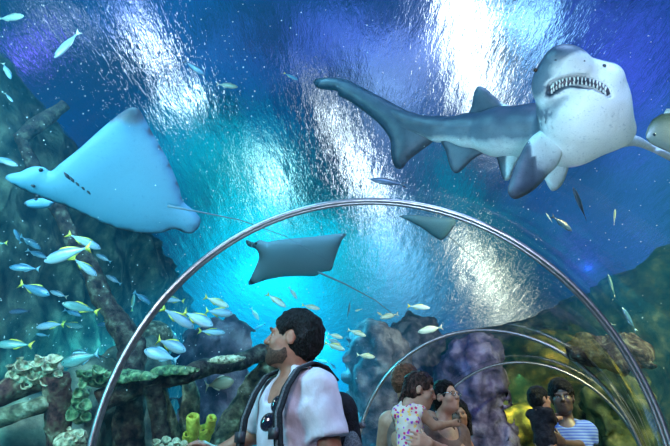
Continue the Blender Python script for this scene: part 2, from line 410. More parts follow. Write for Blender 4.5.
LOBES = [  # glare streaks and coloured glows painted into the world by view direction
 (154, 52, 54, 5, 60, (.75, .88, 1), 12), (60, 20, 60, 5, 38, (.6, .7, .95), 1.6), (185, 100, 24, 10, 45, (.7, .95, 1), 6), (135, 20, 40, 24, 55, (.25, .35, 1), .8),
 (30, 52, 34, 26, 50, (.22, .12, 1), 1.3), (225, 60, 120, 90, 40, (0, .16, .45), .3),
 (250, 185, 120, 80, 40, (0, .62, .72), 1.6), (310, 250, 170, 80, 0, (0, .6, .78), 1.5), (185, 150, 70, 60, 0, (0, .3, .45), .5),
 (272, 180, 46, 14, 65, (.6, 1, 1), 7), (250, 158, 16, 12, 0, (.4, 1, 1), 3),
 (352, 155, 100, 12, 64, (.85, .95, 1), 8), (395, 245, 100, 60, 60, (.3, .5, .9), .6),
 (472, 50, 100, 30, 80, (.85, .95, 1), 8), (535, 45, 90, 14, -70, (.3, .6, 1), 2.), (515, 20, 60, 50, 0, (.3, .65, 1), 1.5), (430, 40, 120, 50, -60, (.3, .42, .9), .7),
 (320, 40, 160, 60, 0, (.07, .1, .6), .7), (620, 60, 110, 150, 0, (.08, .09, .8), .7),
 (600, 210, 120, 90, 0, (.04, .16, .5), .45), (492, 285, 90, 10, 58, (1, .92, .7), 11), (505, 262, 100, 24, 58, (0, .45, .3), .7),
 (585, 262, 26, 26, 0, (.25, .15, 1), .9), (650, 262, 40, 30, 0, (.1, .15, 1), .9), (455, 190, 90, 40, 60, (0, .35, .4), .5),
 (375, 100, 90, 60, 60, (.3, .5, .9), .6), (330, 310, 180, 40, 0, (0, .4, .6), .6),
]
def water_surface():
    m = bpy.data.materials.new('water_surface'); nt, N, L = nodes(m)
    out = N('ShaderNodeOutputMaterial'); r = N('ShaderNodeBsdfRefraction'); r.inputs['IOR'].default_value = 1.33; r.inputs['Roughness'].default_value = .06; r.inputs['Color'].default_value = (.95, .98, 1, 1)
    tc = N('ShaderNodeTexCoord'); mp = N('ShaderNodeMapping'); mp.inputs['Rotation'].default_value = (0, 0, .35); mp.inputs['Scale'].default_value = (1.9, .55, 1); L(tc.outputs['Object'], mp.inputs[0])
    n1 = N('ShaderNodeTexNoise'); n1.inputs['Scale'].default_value = 2.2; n1.inputs['Detail'].default_value = 4; L(mp.outputs[0], n1.inputs['Vector'])
    n2 = N('ShaderNodeTexNoise'); n2.inputs['Scale'].default_value = 15; n2.inputs['Detail'].default_value = 2; n2.inputs['Distortion'].default_value = 1.5; L(mp.outputs[0], n2.inputs['Vector'])
    ad = N('ShaderNodeMath'); ad.operation = 'MULTIPLY_ADD'; ad.inputs[1].default_value = .2; L(n2.outputs['Fac'], ad.inputs[0]); L(n1.outputs['Fac'], ad.inputs[2])
    b = N('ShaderNodeBump'); b.inputs['Strength'].default_value = .8; b.inputs['Distance'].default_value = .019; L(ad.outputs[0], b.inputs['Height']); L(b.outputs[0], r.inputs['Normal'])
    L(r.outputs[0], out.inputs['Surface'])
    return m
world()
ws = MB(); nx = 40
V = []; Fc = []
for i in range(nx+1):
    for j in range(nx+1): V.append((-14+30*i/nx, -8+50*j/nx, 5.2))
for i in range(nx):
    for j in range(nx): a = i*(nx+1)+j; Fc.append((a, a+1, a+nx+2, a+nx+1))
mesh_obj('water_surface', V, Fc, water_surface(), kind='structure', label='rippled water surface overhead')
# ---- the tank
def rock_mat(name, cols, sc=1.2, bump=1.): return mat(name, cols, .9, sc, bump=bump, bscale=sc*5, detail=10, spec=.2)
M['rock'] = rock_mat('reef_rock', [(.015, .03, .035), (.06, .09, .08), (.13, .16, .12), (.3, .34, .24)], 3.5, 1.)
M['rock_purple'] = rock_mat('purple_rock', [(.02, .02, .04), (.1, .085, .13), (.26, .24, .3)], 4)
M['rock_green'] = rock_mat('algae_rock', [(.012, .02, .018), (.05, .075, .035), (.14, .16, .06), (.38, .34, .13)], 2.8)
M['sand'] = rock_mat('sand', [(.25, .25, .22), (.4, .4, .35)], 3, .4)
def sheet(name, pts, mt, n=(60, 24), amp=.5, sc=.7, thick=.6, **k):
    """a rock wall along a plan path, from z0 to z1, bulging towards the tank"""
    path, z0, z1, nrm = pts; V = []; Fc = []
    for i in range(n[0]+1):
        t = i/n[0]*(len(path)-1); a = int(min(t, len(path)-2)); f = t-a
        p = Vector(path[a]).lerp(Vector(path[a+1]), f)
        for j in range(n[1]+1): V.append((p.x, p.y, z0+(z1-z0)*j/n[1]))
    V = np.array(V); d = vnoise(V, sc, 4, 4)
    d2 = 1-np.abs(vnoise(V, sc*2.2, 8, 3))*2
    V[:, :2] += (d*amp+d2*amp*.35)[:, None]*np.array(nrm)[None]
    for i in range(n[0]):
        for j in range(n[1]): a = i*(n[1]+1)+j; Fc.append((a, a+n[1]+1, a+n[1]+2, a+1))
    return mesh_obj(name, V, Fc, mt, **k)
sheet('wall_side_left', ([(-3.9, -8), (-3.8, 3), (-3.7, 6), (-3.7, 10), (-4.2, 14), (-7, 40)], -.5, 5.6, (1, 0)), M['rock'], (260, 60), .5, .5, kind='structure', label='rock wall of the tank on the left')
sheet('wall_side_right', ([(6.5, -8), (6.6, 3), (7, 9), (6, 14), (2.8, 18), (3.5, 40)], -.5, 5.6, (-1, 0)), M['rock_green'], (110, 34), 1., .6, kind='structure', label='rock wall of the tank on the right')
V = []; Fc = []
for i in range(61):
    for j in range(61): V.append((-14+30*i/60, -8+50*j/60, 0))
V = np.array(V); V[:, 2] = -.35+vnoise(V, .6, 2, 3)*.18
for i in range(60):
    for j in range(60): a = i*61+j; Fc.append((a, a+61, a+62, a+1))
mesh_obj('floor_tank', V, Fc, M['sand'], kind='structure', label='sandy tank floor')
# ---- water: a faint blue medium filling the tank around the tunnel
def water_volume():
    m = bpy.data.materials.new('water'); nt, N, L = nodes(m); out = N('ShaderNodeOutputMaterial')
    s = N('ShaderNodeVolumeScatter'); s.inputs['Color'].default_value = (.08, .6, 1, 1); s.inputs['Density'].default_value = .036; s.inputs['Anisotropy'].default_value = .3
    a = N('ShaderNodeVolumeAbsorption'); a.inputs['Color'].default_value = (.05, .7, .95, 1); a.inputs['Density'].default_value = .06
    ad = N('ShaderNodeAddShader'); L(s.outputs[0], ad.inputs[0]); L(a.outputs[0], ad.inputs[1]); L(ad.outputs[0], out.inputs['Volume'])
    return m
if WATER:
    b = MB(); b.box((-9.8, -7.5, -.6), (11.5, 40, 5.15))
    secs = [section(9*j/54., 1.49, .3) for j in range(55)]
    k = MB(); k.rings(secs)
    def vol(q): return sum(Vector(q.V[f[0]]).dot(Vector(q.V[f[i]]).cross(Vector(q.V[f[i+1]]))) for f in q.F for i in range(1, len(f)-1))
    if vol(b) < 0: b.F = [f[::-1] for f in b.F]
    if vol(k) > 0: k.F = [f[::-1] for f in k.F]
    b.add(k.V, k.F)
    o = b.build('water', water_volume(), kind='structure', smooth=False, label='clear blue tank water')
# ---- lamps
def lamp(kind, name, loc, tgt, col, en, size=.5, angle=40, blend=.6, sy=None):
    l = bpy.data.lights.new(name, kind); o = bpy.data.objects.new(name, l); COL.objects.link(o); o.location = loc
    o.rotation_euler = (Vector(tgt)-Vector(loc)).to_track_quat('-Z', 'Y').to_euler(); l.color = col; l.energy = en
    if kind == 'AREA': l.size = size; l.shape = 'RECTANGLE' if sy else 'SQUARE'; l.size_y = sy or size
    elif kind == 'SPOT': l.spot_size = R(angle); l.spot_blend = blend; l.shadow_soft_size = size
    else: l.shadow_soft_size = size
    return o
lamp('AREA', 'tunnel_lamp', (-.7, -.9, 2.1), (.1, 3, 1.4), (1, .86, .93), 30, .5)
lamp('AREA', 'tunnel_lamp', (.9, 1.2, 2.15), (1.2, 4, 1.2), (.9, .85, 1), 9, .4)
lamp('SPOT', 'belly_fill', (.2, .0, .4), (.15, 1.25, 2.9), (.6, .85, 1), 330, .25, 76, .5)  # unseen light added from below to brighten the shark and ray bellies
lamp('AREA', 'tank_fill', (-1.5, 1.5, 5.1), (-2.2, 3.5, 0), (.25, .75, 1), 220, 2)  # added out of view, this pair stands in for light through the surface
lamp('AREA', 'tank_fill', (2, .8, 5.1), (2.5, 4, 0), (.4, .6, 1), 180, 2)
lamp('AREA', 'reef_fill', (-2.9, .8, 3.2), (-2, 3.4, 1.1), (.85, .9, .85), 60, .5)  # added outside the frame to brighten logs and corals
lamp('AREA', 'reef_fill', (-2.7, .2, 2.2), (-3.6, 5, 3.2), (.1, .75, .85), 150, .6)  # added outside the frame to bring out the left rock wall
SP = .03  # spots below are added underwater to colour water, walls and rocks
lamp('SPOT', 'added_spot', (-1.25, 9, 5.1), (-1.4, 8, 0), (.05, .85, 1), 1900, SP, 110)
lamp('SPOT', 'added_spot', (-.6, 14, 5.1), (-.6, 14, 0), (.05, .8, 1), 4000, SP, 120)
lamp('SPOT', 'added_spot', (4.9, 2.6, 5.0), (4.2, 8, 0), (.95, .85, .4), 2200, SP, 110)
lamp('SPOT', 'added_spot', (7.0, 3.2, 2.2), (4.6, 9, 1.4), (1, .8, .3), 1300, SP, 70)
lamp('SPOT', 'violet_spot', at(452, 322, 7.8), at(468, 365, 9.2), (.3, .14, 1), 80, .01, 80)
lamp('SPOT', 'yellow_spot', at(520, 374, 11.2), at(520, 436, 12.4), (1, .75, .15), 320, .02, 75)
lamp('POINT', 'violet_lamp', at(588, 268, 8), (0, 0, 0), (.25, .15, 1), 40, .01)
lamp('SPOT', 'added_spot', (2.9, 4.6, 5.1), (.2, 6.0, 1.5), (.75, .88, 1), 1500, SP, 16, .8)  # narrow spots from here on added to draw shafts in the water
lamp('SPOT', 'added_spot', (2.5, 4.2, 5.1), (-.2, 4.6, 1.5), (.7, .82, 1), 900, SP, 12, .8)
lamp('SPOT', 'added_spot', (-1.0, 6.5, 5.1), (-.2, 8, 0), (.6, .9, 1), 900, SP, 18, .8)
SC.view_settings.exposure = .25

bb = MB(); 
for i in range(900):
    while True:
        px, py = random.uniform(0, 670), random.uniform(0, 400)
        if random.random() < (.9 if px < 260 else .35): break
    d = exit_depth(px, py)+.2 if i % 12 == 0 else random.uniform(3.2, 6.5)
    d = min(max(d, 2.9), 4/direction(px, py).z)
    if px < 130: d = min(d, 4.3)
    p = at(px, py, d)
    if inside(p, 1.6): continue
    bb.ball(p, random.uniform(.002, .0055)*d/4, 0, 6, 4)
M['bubble'] = mat('bubble', [(.8, .9, .95)], .2)
bb.build('bubbles', M['bubble'], kind='stuff', label='tiny pale bubbles drifting in the water')
def capcone(a, b, ra, rb, k=.02):       # a cone with a flat open end at b: a sleeve
    f, lo, hi, k, sub = cone(a, b, ra, rb, k); bb = np.array(b, float); n = (Vector(b)-Vector(a)).normalized(); n = np.array(n)
    return (lambda P: np.maximum(f(P), (P-bb) @ n), lo, hi, k, sub)
def head_frame(c, yaw, pitch=0, roll=0):
    return Matrix.Translation(c) @ Matrix.Rotation(yaw, 4, 'Z') @ Matrix.Rotation(-pitch, 4, 'Y') @ Matrix.Rotation(roll, 4, 'X')
class Person:
    """everything in metres about the feet; yaw turns the trunk, the head and arms are posed from points"""
    def __init__(s, label, px, py, d, hscale, hyaw, hpitch, yaw, skin, group=None, size=None, w=1., bust=False, hroll=0, cat='person', fem=False, lift=0, hoff=(-.03, 0), held=False):
        hc = at(px, py, d); s.hs = hscale
        s.S = size or hc.z/1.64
        if held: lift = hc.z-1.62*s.S
        cy, sy = math.cos(yaw), math.sin(yaw)
        s.root = empty('person', (hc.x+hoff[0]*cy-hoff[1]*sy, hc.y+hoff[0]*sy+hoff[1]*cy, lift), label=label, cat=cat, group=group)
        s.o = s.root.location.copy(); s.RM = Matrix.Rotation(yaw, 4, 'Z'); s.yaw = yaw
        s.T = head_frame(hc-s.o, hyaw, hpitch, hroll); s.fem = fem
        S = s.S; L = lambda x, y, z: Vector((x, y*w, z))*S
        tor = [ell(L(0, 0, .96), Vector((.115, .16*w, .13))*S, .05*S), ell(L(.005, 0, 1.1), Vector((.1, .14*w, .15))*S, .06*S), ell(L(0, 0, 1.27), Vector((.118, .16*w, .19))*S, .06*S),
               cone(L(-.012, -.135, 1.4), L(-.012, .135, 1.4), .058*S, .058*S, .05*S), cone(L(-.02, -.0, 1.42), L(-.015, 0, 1.5), .08*S, .05*S, .05*S)]
        if bust: tor += [ell(L(.085, q*.07, 1.26), Vector((.05, .058, .06))*S, .04*S) for q in (-1, 1)]
        s.tor = [xf(p, s.RM) for p in tor]
        leg = []
        for q in (-1, 1):
            leg += [cone(L(0, q*.085, .92), L(.015, q*.1, .5), .088*S, .058*S, .04*S), cone(L(.015, q*.1, .5), L(-.01, q*.1, .09), .056*S, .038*S, .03*S), cone(L(-.03, q*.1, .04), L(.13, q*.12, .035), .036*S, .03*S, .03*S)]
        s.leg = [xf(p, s.RM) for p in leg]
        s.sh = {q: s.RM @ L(-.012, q*.165, 1.385) for q in (-1, 1)}      # +1 = own left
        s.arms = []; s.skin = skin; s.L = L
        nk = s.T @ (Vector((-.028, 0, -.06))*hscale); base = s.RM @ L(-.02, 0, 1.45)
        s.neck = [cone(base, nk, .058*S, .054*hscale, .03*S)]; s.hands = []
        s.hc = hc-s.o
    def p(s, px, py, d): return at(px, py, d)-s.o
    def arm(s, q, elbow, wrist, fd, pn, thumb, r=1., curl=.35, hsz=None):
        S = s.S; sh = s.sh[q]; e = Vector(elbow); w = Vector(wrist); a = (sh, e, w, r); s.arms.append((q,)+a)
        s.hands += [cone(sh, e, .052*S*r, .038*S*r, .04*S), cone(e, e.lerp(w, .4), .039*S*r, .037*S*r, .02*S), cone(e.lerp(w, .4), w, .037*S*r, .025*S*r, .02*S)]
        s.hands += hand(w, fd, pn, hsz or S, curl, thumb)
    def down(s, q):                     # an arm hanging at the side
        sh = s.sh[q]; out = s.RM @ Vector((0, q, 0)); f = s.RM @ Vector((1, 0, 0)); S = s.S
        e = sh+out*.05*S+Vector((0, 0, -.3))*S-f*.02*S; w = e+Vector((0, 0, -.25))*S+f*.05*S
        s.arm(q, e, w, (0, 0, -1), -out, q)
    def body(s, h=.011):
        pr = s.leg+s.tor+s.hands+s.neck+head_prims(s.T, s.hs, s.fem)
        s.b = sdf_obj('body', pr, h, M[s.skin], s.root); eyes(s.root, s.T, s.hs); 
    def shirt(s, m, name='shirt', hem=.9, sleeve=.75, neck=(.1, .0, 1.47, .085), v=0, g=.014, h=.011, slv=1.35, noise=.006, straps=False):
        S = s.S; pr = [grow(p, g*S) for p in s.tor[:-1]]
        if straps: pr = pr[:3]+[capcone(s.RM @ s.L(.02, q*.085, 1.3), s.RM @ s.L(-.0, q*.085, 1.5), .05*S, .03*S, .02) for q in (-1, 1)]
        else: pr.append(xf(cone(s.L(-.03, 0, 1.42), s.L(-.03, 0, 1.475), .085*S, .078*S, .04*S), s.RM))
        if sleeve and not straps:
            for q, sh, e, w, r in s.arms:
                en = sh.lerp(e, min(sleeve, 1)); pr.append(capcone(sh, en, .064*S*r, .047*S*r*slv, .04*S))
                if sleeve > 1: pr.append(capcone(e, e.lerp(w, sleeve-1), .05*S*r, .042*S*r, .02*S))
        pr.append(xf(ell(s.L(neck[0], neck[1], neck[2]), Vector((neck[3]*1.1, neck[3], neck[3]*.75+v))*S, .01, True), s.RM))
        pr.append(xf(cone(s.L(-.02, 0, 1.44), s.L(.0, 0, 1.6), .06*S, .1*S, .008, True), s.RM))
        zc = hem*S
        return sdf_obj(name, pr, h, M[m], s.root, clip=lambda P: zc-P[..., 2], disp=lambda P: vnoise(P, 14/S, 3, 2)*noise)
    def trousers(s, m='denim', top=1.0, h=.014):
        S = s.S; pr = [grow(p, .014*S) for p in s.leg if True]+[grow(s.tor[0], .012*S)]
        return sdf_obj('trousers', pr, h, M[m], s.root, clip=lambda P: np.maximum(P[..., 2]-top*S, .1*S-P[..., 2]))
    def hair(s, m, prims, h=.009, noise=.006, fr=45, face=.055):
        sc = s.hs
        pr = [xs(p, s.T, sc) for p in prims]
        return sdf_obj('hair', pr, h, M[m], s.root, disp=lambda P: vnoise(P, fr, 9, 2)*noise)
CAP = [ell((-.016, 0, .043), (.112, .09, .103)), ell((-.05, 0, .0), (.075, .083, .09), .03)]
def facecut(x=.1, z=-.02, rz=.085, rx=.055, ry=.085): return ell((x, 0, z), (rx, ry, rz), .012, True)
EARCUT = [ell((.005, q*.09, -.006), (.028, .03, .036), .008, True) for q in (-1, 1)]

# --- the man with the backpack, in profile
P1 = Person('bearded man in a white T-shirt wearing a black backpack, looking up to the left', 293, 341, 2.27, 1.06, R(176), R(12), R(222), 'skin', hoff=(-.01, 0), size=1.0)
P1.S = 1.0
f1 = P1.p
P1.arm(-1, f1(256, 434, 2.42), f1(218, 452, 2.38), f1(196, 440, 2.36)-f1(218, 452, 2.38), (0, .3, -1), 1, r=1.05)
P1.arm(1, P1.sh[1]+Vector((.06, -.02, -.3)), P1.sh[1]+Vector((.02, -.1, -.56)), (-.2, -.1, -1), (-1, 0, 0), 1, r=1.12)
P1.body(.0095)
P1.shirt('tee', 't_shirt', v=.06, neck=(.115, 0, 1.455, .08), sleeve=.62, slv=1.6, g=.018, noise=.014, h=.0095)
P1.trousers()
P1.hair('hair', CAP+[facecut(.105, -.03, .1, .075), facecut(.075, -.075, .05, .08, .11)]+EARCUT+[ell((-.06, 0, -.115), (.08, .1, .035), .02, True)], noise=.008, fr=50)
g_ = .0035
bd = [ell((.028, 0, -.04), (.062+g_, .06+g_, .078+g_), .02), ell((.068, 0, -.096), (.022+g_, .024+g_, .02+g_), .03), ell((.02, 0, -.07), (.06+g_, .058+g_, .035+g_), .03),
      ell((.088, 0, -.052), (.018, .03, .011), .01), ell((.03, 0, .035), (.13, .12, .088), .006, True), ell((.125, 0, -.0605), (.03, .024, .0045), .004, True), ell((-.07, 0, -.04), (.075, .12, .12), .006, True),
      ell((.055, .075, -.03), (.04, .04, .035), .006, True), ell((.055, -.075, -.03), (.04, .04, .035), .006, True), ell((.1, 0, -.015), (.06, .05, .032), .004, True), ell((.0, 0, -.15), (.09, .1, .045), .006, True)]
sdf_obj('beard', [xs(p, P1.T, 1.06) for p in bd], .006, M['beard'], P1.root, disp=lambda P: vnoise(P, 160, 4, 1)*.0012)
for q in (-1, 1):
    eb = MB(); eb.tube([P1.T @ (Vector(v)*1.06) for v in ((.1, q*.012, .022), (.1, q*.032, .029), (.086, q*.052, .023))], [.004, .006, .003], 6); eb.build('eyebrow', M['beard'], P1.root)
# backpack
def backpack():
    S = P1.S; Q = P1.RM
    root = empty('backpack', P1.o, label='black backpack with grey padding worn by the man in the white T-shirt', cat='backpack')
    pr = [ell((-.235, 0, 1.16), (.1, .155, .25)), cone((-.2, -.09, .98), (-.2, .09, .98), .09, .09, .05), cone((-.2, -.08, 1.33), (-.2, .08, 1.33), .075, .075, .05)]
    sdf_obj('bag', [xf(p, Q) for p in pr], .014, M['strap'], root)
    b = MB(); b.tube([Q @ Vector((-.31, y, 1.27)) for y in (-.12, 0, .12)], [.014]*3, 8); b.build('zip_pull', M['mesh_grey'], root)
    pk = sdf_obj('pocket', [xf(p, Q) for p in [ell((-.32, 0, 1.08), (.055, .12, .13))]], .014, M['strap'], root)
    sd = sdf_obj('side_pocket', [xf(p, Q) for p in [ell((-.21, .15, 1.1), (.06, .04, .14))]], .012, M['mesh_grey'], root)
    for q in (-1, 1):
        pts = [(-.13, q*.12, 1.43), (-.07, q*.12, 1.478), (-.01, q*.118, 1.487), (.06, q*.116, 1.455), (.112, q*.115, 1.38), (.15, q*.118, 1.28), (.15, q*.135, 1.17), (.11, q*.165, 1.08), (0, q*.18, 1.0), (-.12, q*.16, .96)]
        pts = [Vector(p) for p in pts]
        sm = []
        for i in range(len(pts)-1):
            for t in (0, .33, .66): sm.append(pts[i].lerp(pts[i+1], t))
        sm.append(pts[-1])
        def band(w, th, off):
            m = MB(); rr = []
            for i, p in enumerate(sm):
                tg = (sm[min(i+1, len(sm)-1)]-sm[max(i-1, 0)]).normalized(); side = Vector((0, 1, 0)); side = (side-tg*side.dot(tg)).normalized(); nn = side.cross(tg)
                if nn.dot(p-Vector((-.02, p.y, 1.2))) < 0: nn = -nn
                p = p+nn*off
                rr.append([Q @ (p+side*w*a+nn*th*c) for a, c in ((-1, -.4), (-.9, .6), (0, 1), (.9, .6), (1, -.4), (0, -1))])
            return m.rings(rr)
        st = band(.028, .008, .012).build('shoulder_strap', M['strap'], root)
        band(.007, .003, .02).build('webbing', M['mesh_grey'], st)
        bu = MB(); c = Vector((.175, q*.12, 1.21)); bu.box(c-Vector((.012, .022, .02)), c+Vector((.012, .022, .02))); bu.V = [tuple(Q @ Vector(v)) for v in bu.V]; bu.build('buckle', M['seal'], st)
    b = MB(); b.tube([Q @ Vector(v) for v in ((-.14, -.03, 1.41), (-.17, -.02, 1.46), (-.17, .02, 1.46), (-.14, .03, 1.41))], .009, 8); b.build('grab_handle', M['strap'], root)
backpack()
def sunglasses():
    dg = bpy.context.evaluated_depsgraph_get(); hit = SC.ray_cast(dg, Vector((0, 0, CH))+direction(272, 411)*1.3, direction(272, 411).normalized())
    c = hit[1]-direction(272, 411).normalized()*.022; root = empty('sunglasses', c, label='dark sunglasses hanging folded from the collar of the white T-shirt', cat='sunglasses')
    for (x, z, dx) in ((-.014, -.042, 0), (.024, .026, 0)):
        l = MB(); l.ball((x, 0, z), (.025, .008, .034), 0, 16, 8, Matrix.Rotation(R(25), 3, 'Y')); l.build('lens', M['lens'], root)
        t = MB(); rot = Matrix.Rotation(R(25), 3, 'Y')
        t.tube([Vector((x, 0, z))+rot @ Vector((.026*math.cos(a), -.003, .035*math.sin(a))) for a in [2*PI*i/20 for i in range(21)]], .0022, 6, cap=False); t.build('rim', M['seal'], root)
    b = MB(); b.tube([(-.004, -.002, -.012), (.006, -.004, -.006), (.012, -.002, -.001)], .003, 6); b.build('bridge', M['seal'], root)
    for q in (0, 1):
        b = MB(); b.tube([(.035, .006, .045-.02*q), (.02, .018, .0-.02*q), (.012, .02, -.05), (.004, .02, -.075)], .0028, 6); b.build('temple', M['seal'], root)
sunglasses()
# --- woman behind the girl
P2 = Person('woman with pinned-up brown hair, mostly hidden behind the girl she carries', 407, 383, 3.72, 1.0, R(35), R(-5), R(262), 'skin_light', w=.95, bust=True)
g = P2.p
P2.arm(-1, g(381, 456, 3.68), g(384, 494, 3.66), (.1, 0, -1), (1, 0, 0), -1, r=1.15)
P2.arm(1, g(452, 456, 3.4), g(430, 443, 3.14), g(404, 436, 3.1)-g(430, 443, 3.14), (-.1, 1, 0), -1, r=1., hsz=1.05, curl=.12)
P2.body()
P2.shirt('brown_top', 'tank_top', straps=True, noise=.006)
P2.trousers()
P2.hair('hair_brown', CAP+[facecut()]+[ell((-.09, .0, -.0), (.045, .05, .05), .02), ell((-.02, -.06, .05), (.03, .03, .03), .02)], noise=.005, fr=40)
# --- girl
P3 = Person('little girl in a sleeveless floral dress, carried, seen from behind', 420, 391, 3.38, .92, R(-12), R(-14), R(75), 'skin_child', size=.6, held=True, w=.85, fem=True, hoff=(-.02, .085))
g = P3.p
P3.arm(-1, g(434, 426, 3.27), g(450, 424, 3.32), (.9, .2, .15), (0, 1, 0), -1, r=1.25, hsz=.62)
P3.arm(1, g(398, 428, 3.5), g(404, 440, 3.6), (0, 1, 0), (1, 0, 0), 1, hsz=.6)
P3.body(.009)
P3.shirt('floral', 'dress', hem=.55, sleeve=0, straps=False, neck=(-.1, 0, 1.5, .07), g=.02, noise=.01, h=.01)
def hcut(): return []
P3.hair('hair_dark', CAP+[facecut(.1, -.02, .09, .065)]+EARCUT+[ell((-.085, 0, -.01), (.03, .03, .03), .01), cone((-.1, 0, -.01), (-.115, 0, -.09), .022, .026, .015), cone((-.115, 0, -.09), (-.1, .0, -.21), .028, .01, .015)], noise=.01, fr=45)
bw = MB(); bw.ball(P3.T @ Vector((-.098, 0, -.02)), (.018, .03, .012), 0, 10, 6, P3.T.to_3x3()); bw.build('hair_tie', M['cyan_cloth'], P3.root)
# --- woman with glasses
P4 = Person('woman with round glasses and tied-back black hair, looking up to the right', 446, 398, 3.62, .93, R(-52), R(10), R(-75), 'skin_light', w=.82, bust=True, fem=True, hoff=(-.03, -.02))
P4.down(1); P4.down(-1)
P4.body(.01)
P4.shirt('brown_top', 'top', straps=False, sleeve=.3, neck=(.1, 0, 1.44, .09), v=.03, noise=.008)
P4.trousers()
P4.hair('hair', CAP+[facecut(.11, -.03, .115, .075, .095)]+EARCUT+[ell((-.11, 0, -.02), (.04, .045, .045), .015)], noise=.006)
def glasses(P, label):
    root = empty('glasses', P.root.location, label=label, cat='glasses'); T = P.T; s_ = P.hs
    for q in (-1, 1):
        t = MB(); t.tube([T @ (Vector((.108-.004*abs(math.cos(a))*1, q*.033+.024*math.cos(a), .0+.019*math.sin(a)))*s_) for a in [2*PI*i/20 for i in range(21)]], .0026, 6, cap=False); t.build('rim', M['frame_metal'], root)
        t = MB(); t.tube([T @ (Vector(v)*s_) for v in ((.104, q*.056, .006), (.09, q*.078, .008), (.0, q*.088, .014), (-.01, q*.086, -.005))], .0022, 6); t.build('temple', M['frame_metal'], root)
    t = MB(); t.tube([T @ (Vector(v)*s_) for v in ((.108, -.01, .003), (.114, 0, .006), (.108, .01, .003))], .002, 6); t.build('bridge', M['frame_metal'], root)
glasses(P4, 'thin-rimmed round glasses worn by the woman beside the girl')
# --- teenager behind
P5 = Person('child in a tan T-shirt with dark hair, standing behind the woman with glasses', 459, 415, 4.1, .88, R(262), R(0), R(275), 'skin', size=.86, w=.95, hoff=(-.03, .06))
P5.down(1); P5.down(-1)
P5.body(.012)
P5.shirt('tan', 't_shirt', sleeve=.6, slv=1.4, noise=.008)
P5.trousers()
P5.hair('hair', CAP+[facecut(.11, -.02, .09, .06)]+[cone((-.03, q*.085, 0), (-.02, q*.09, -.16), .03, .02, .03) for q in (-1, 1)]+[ell((-.07, 0, -.08), (.05, .08, .09), .03)])
# --- man with baby
P6 = Person('man in a blue striped T-shirt holding a baby against his shoulder', 562, 398, 4.15, 1.08, R(248), R(-2), R(262), 'skin_dark', w=1.0)
g = P6.p
P6.arm(-1, g(545, 458, 4.1), g(548, 462, 3.9), (.6, 0, .4), (0, 1, .2), -1, curl=.3)
P6.arm(1, g(589, 447, 4.0), g(563, 443, 3.74), g(542, 431, 3.72)-g(563, 443, 3.74), (-.1, 1, .1), -1, curl=.3, hsz=1.15, r=.95)
P6.body(.011)
P6.shirt('stripe', 't_shirt', sleeve=.75, slv=1.5, noise=.01)
P6.trousers()
P6.hair('hair', [ell((-.014, 0, .05), (.114, .092, .104)), ell((-.05, 0, .01), (.08, .088, .09), .03), facecut(.11, -.04, .1, .06)]+EARCUT, noise=.008, fr=70)
# --- baby
P7 = Person('baby in dark clothes held on the arm of the man in the striped T-shirt', 540, 400, 3.86, .74, R(15), R(5), R(35), 'skin_child', size=.44, held=True, w=1.1)
g = P7.p
P7.arm(-1, g(552, 423, 3.75), g(558, 418, 3.8), (1, .2, 0), (0, 1, 0), -1, r=1.3, hsz=.42)
P7.arm(1, g(545, 418, 4.05), g(553, 415, 4.05), (1, .2, 0), (0, 1, 0), 1, r=1.3, hsz=.42)
P7.body(.009)
P7.shirt('black_cloth', 'romper', hem=.2, sleeve=1.7, neck=(.03, 0, 1.52, .05), g=.025, h=.009, noise=.008)
P7.hair('hair', CAP+[facecut(.1, -.02, .09, .08)]+EARCUT, noise=.006, h=.009)
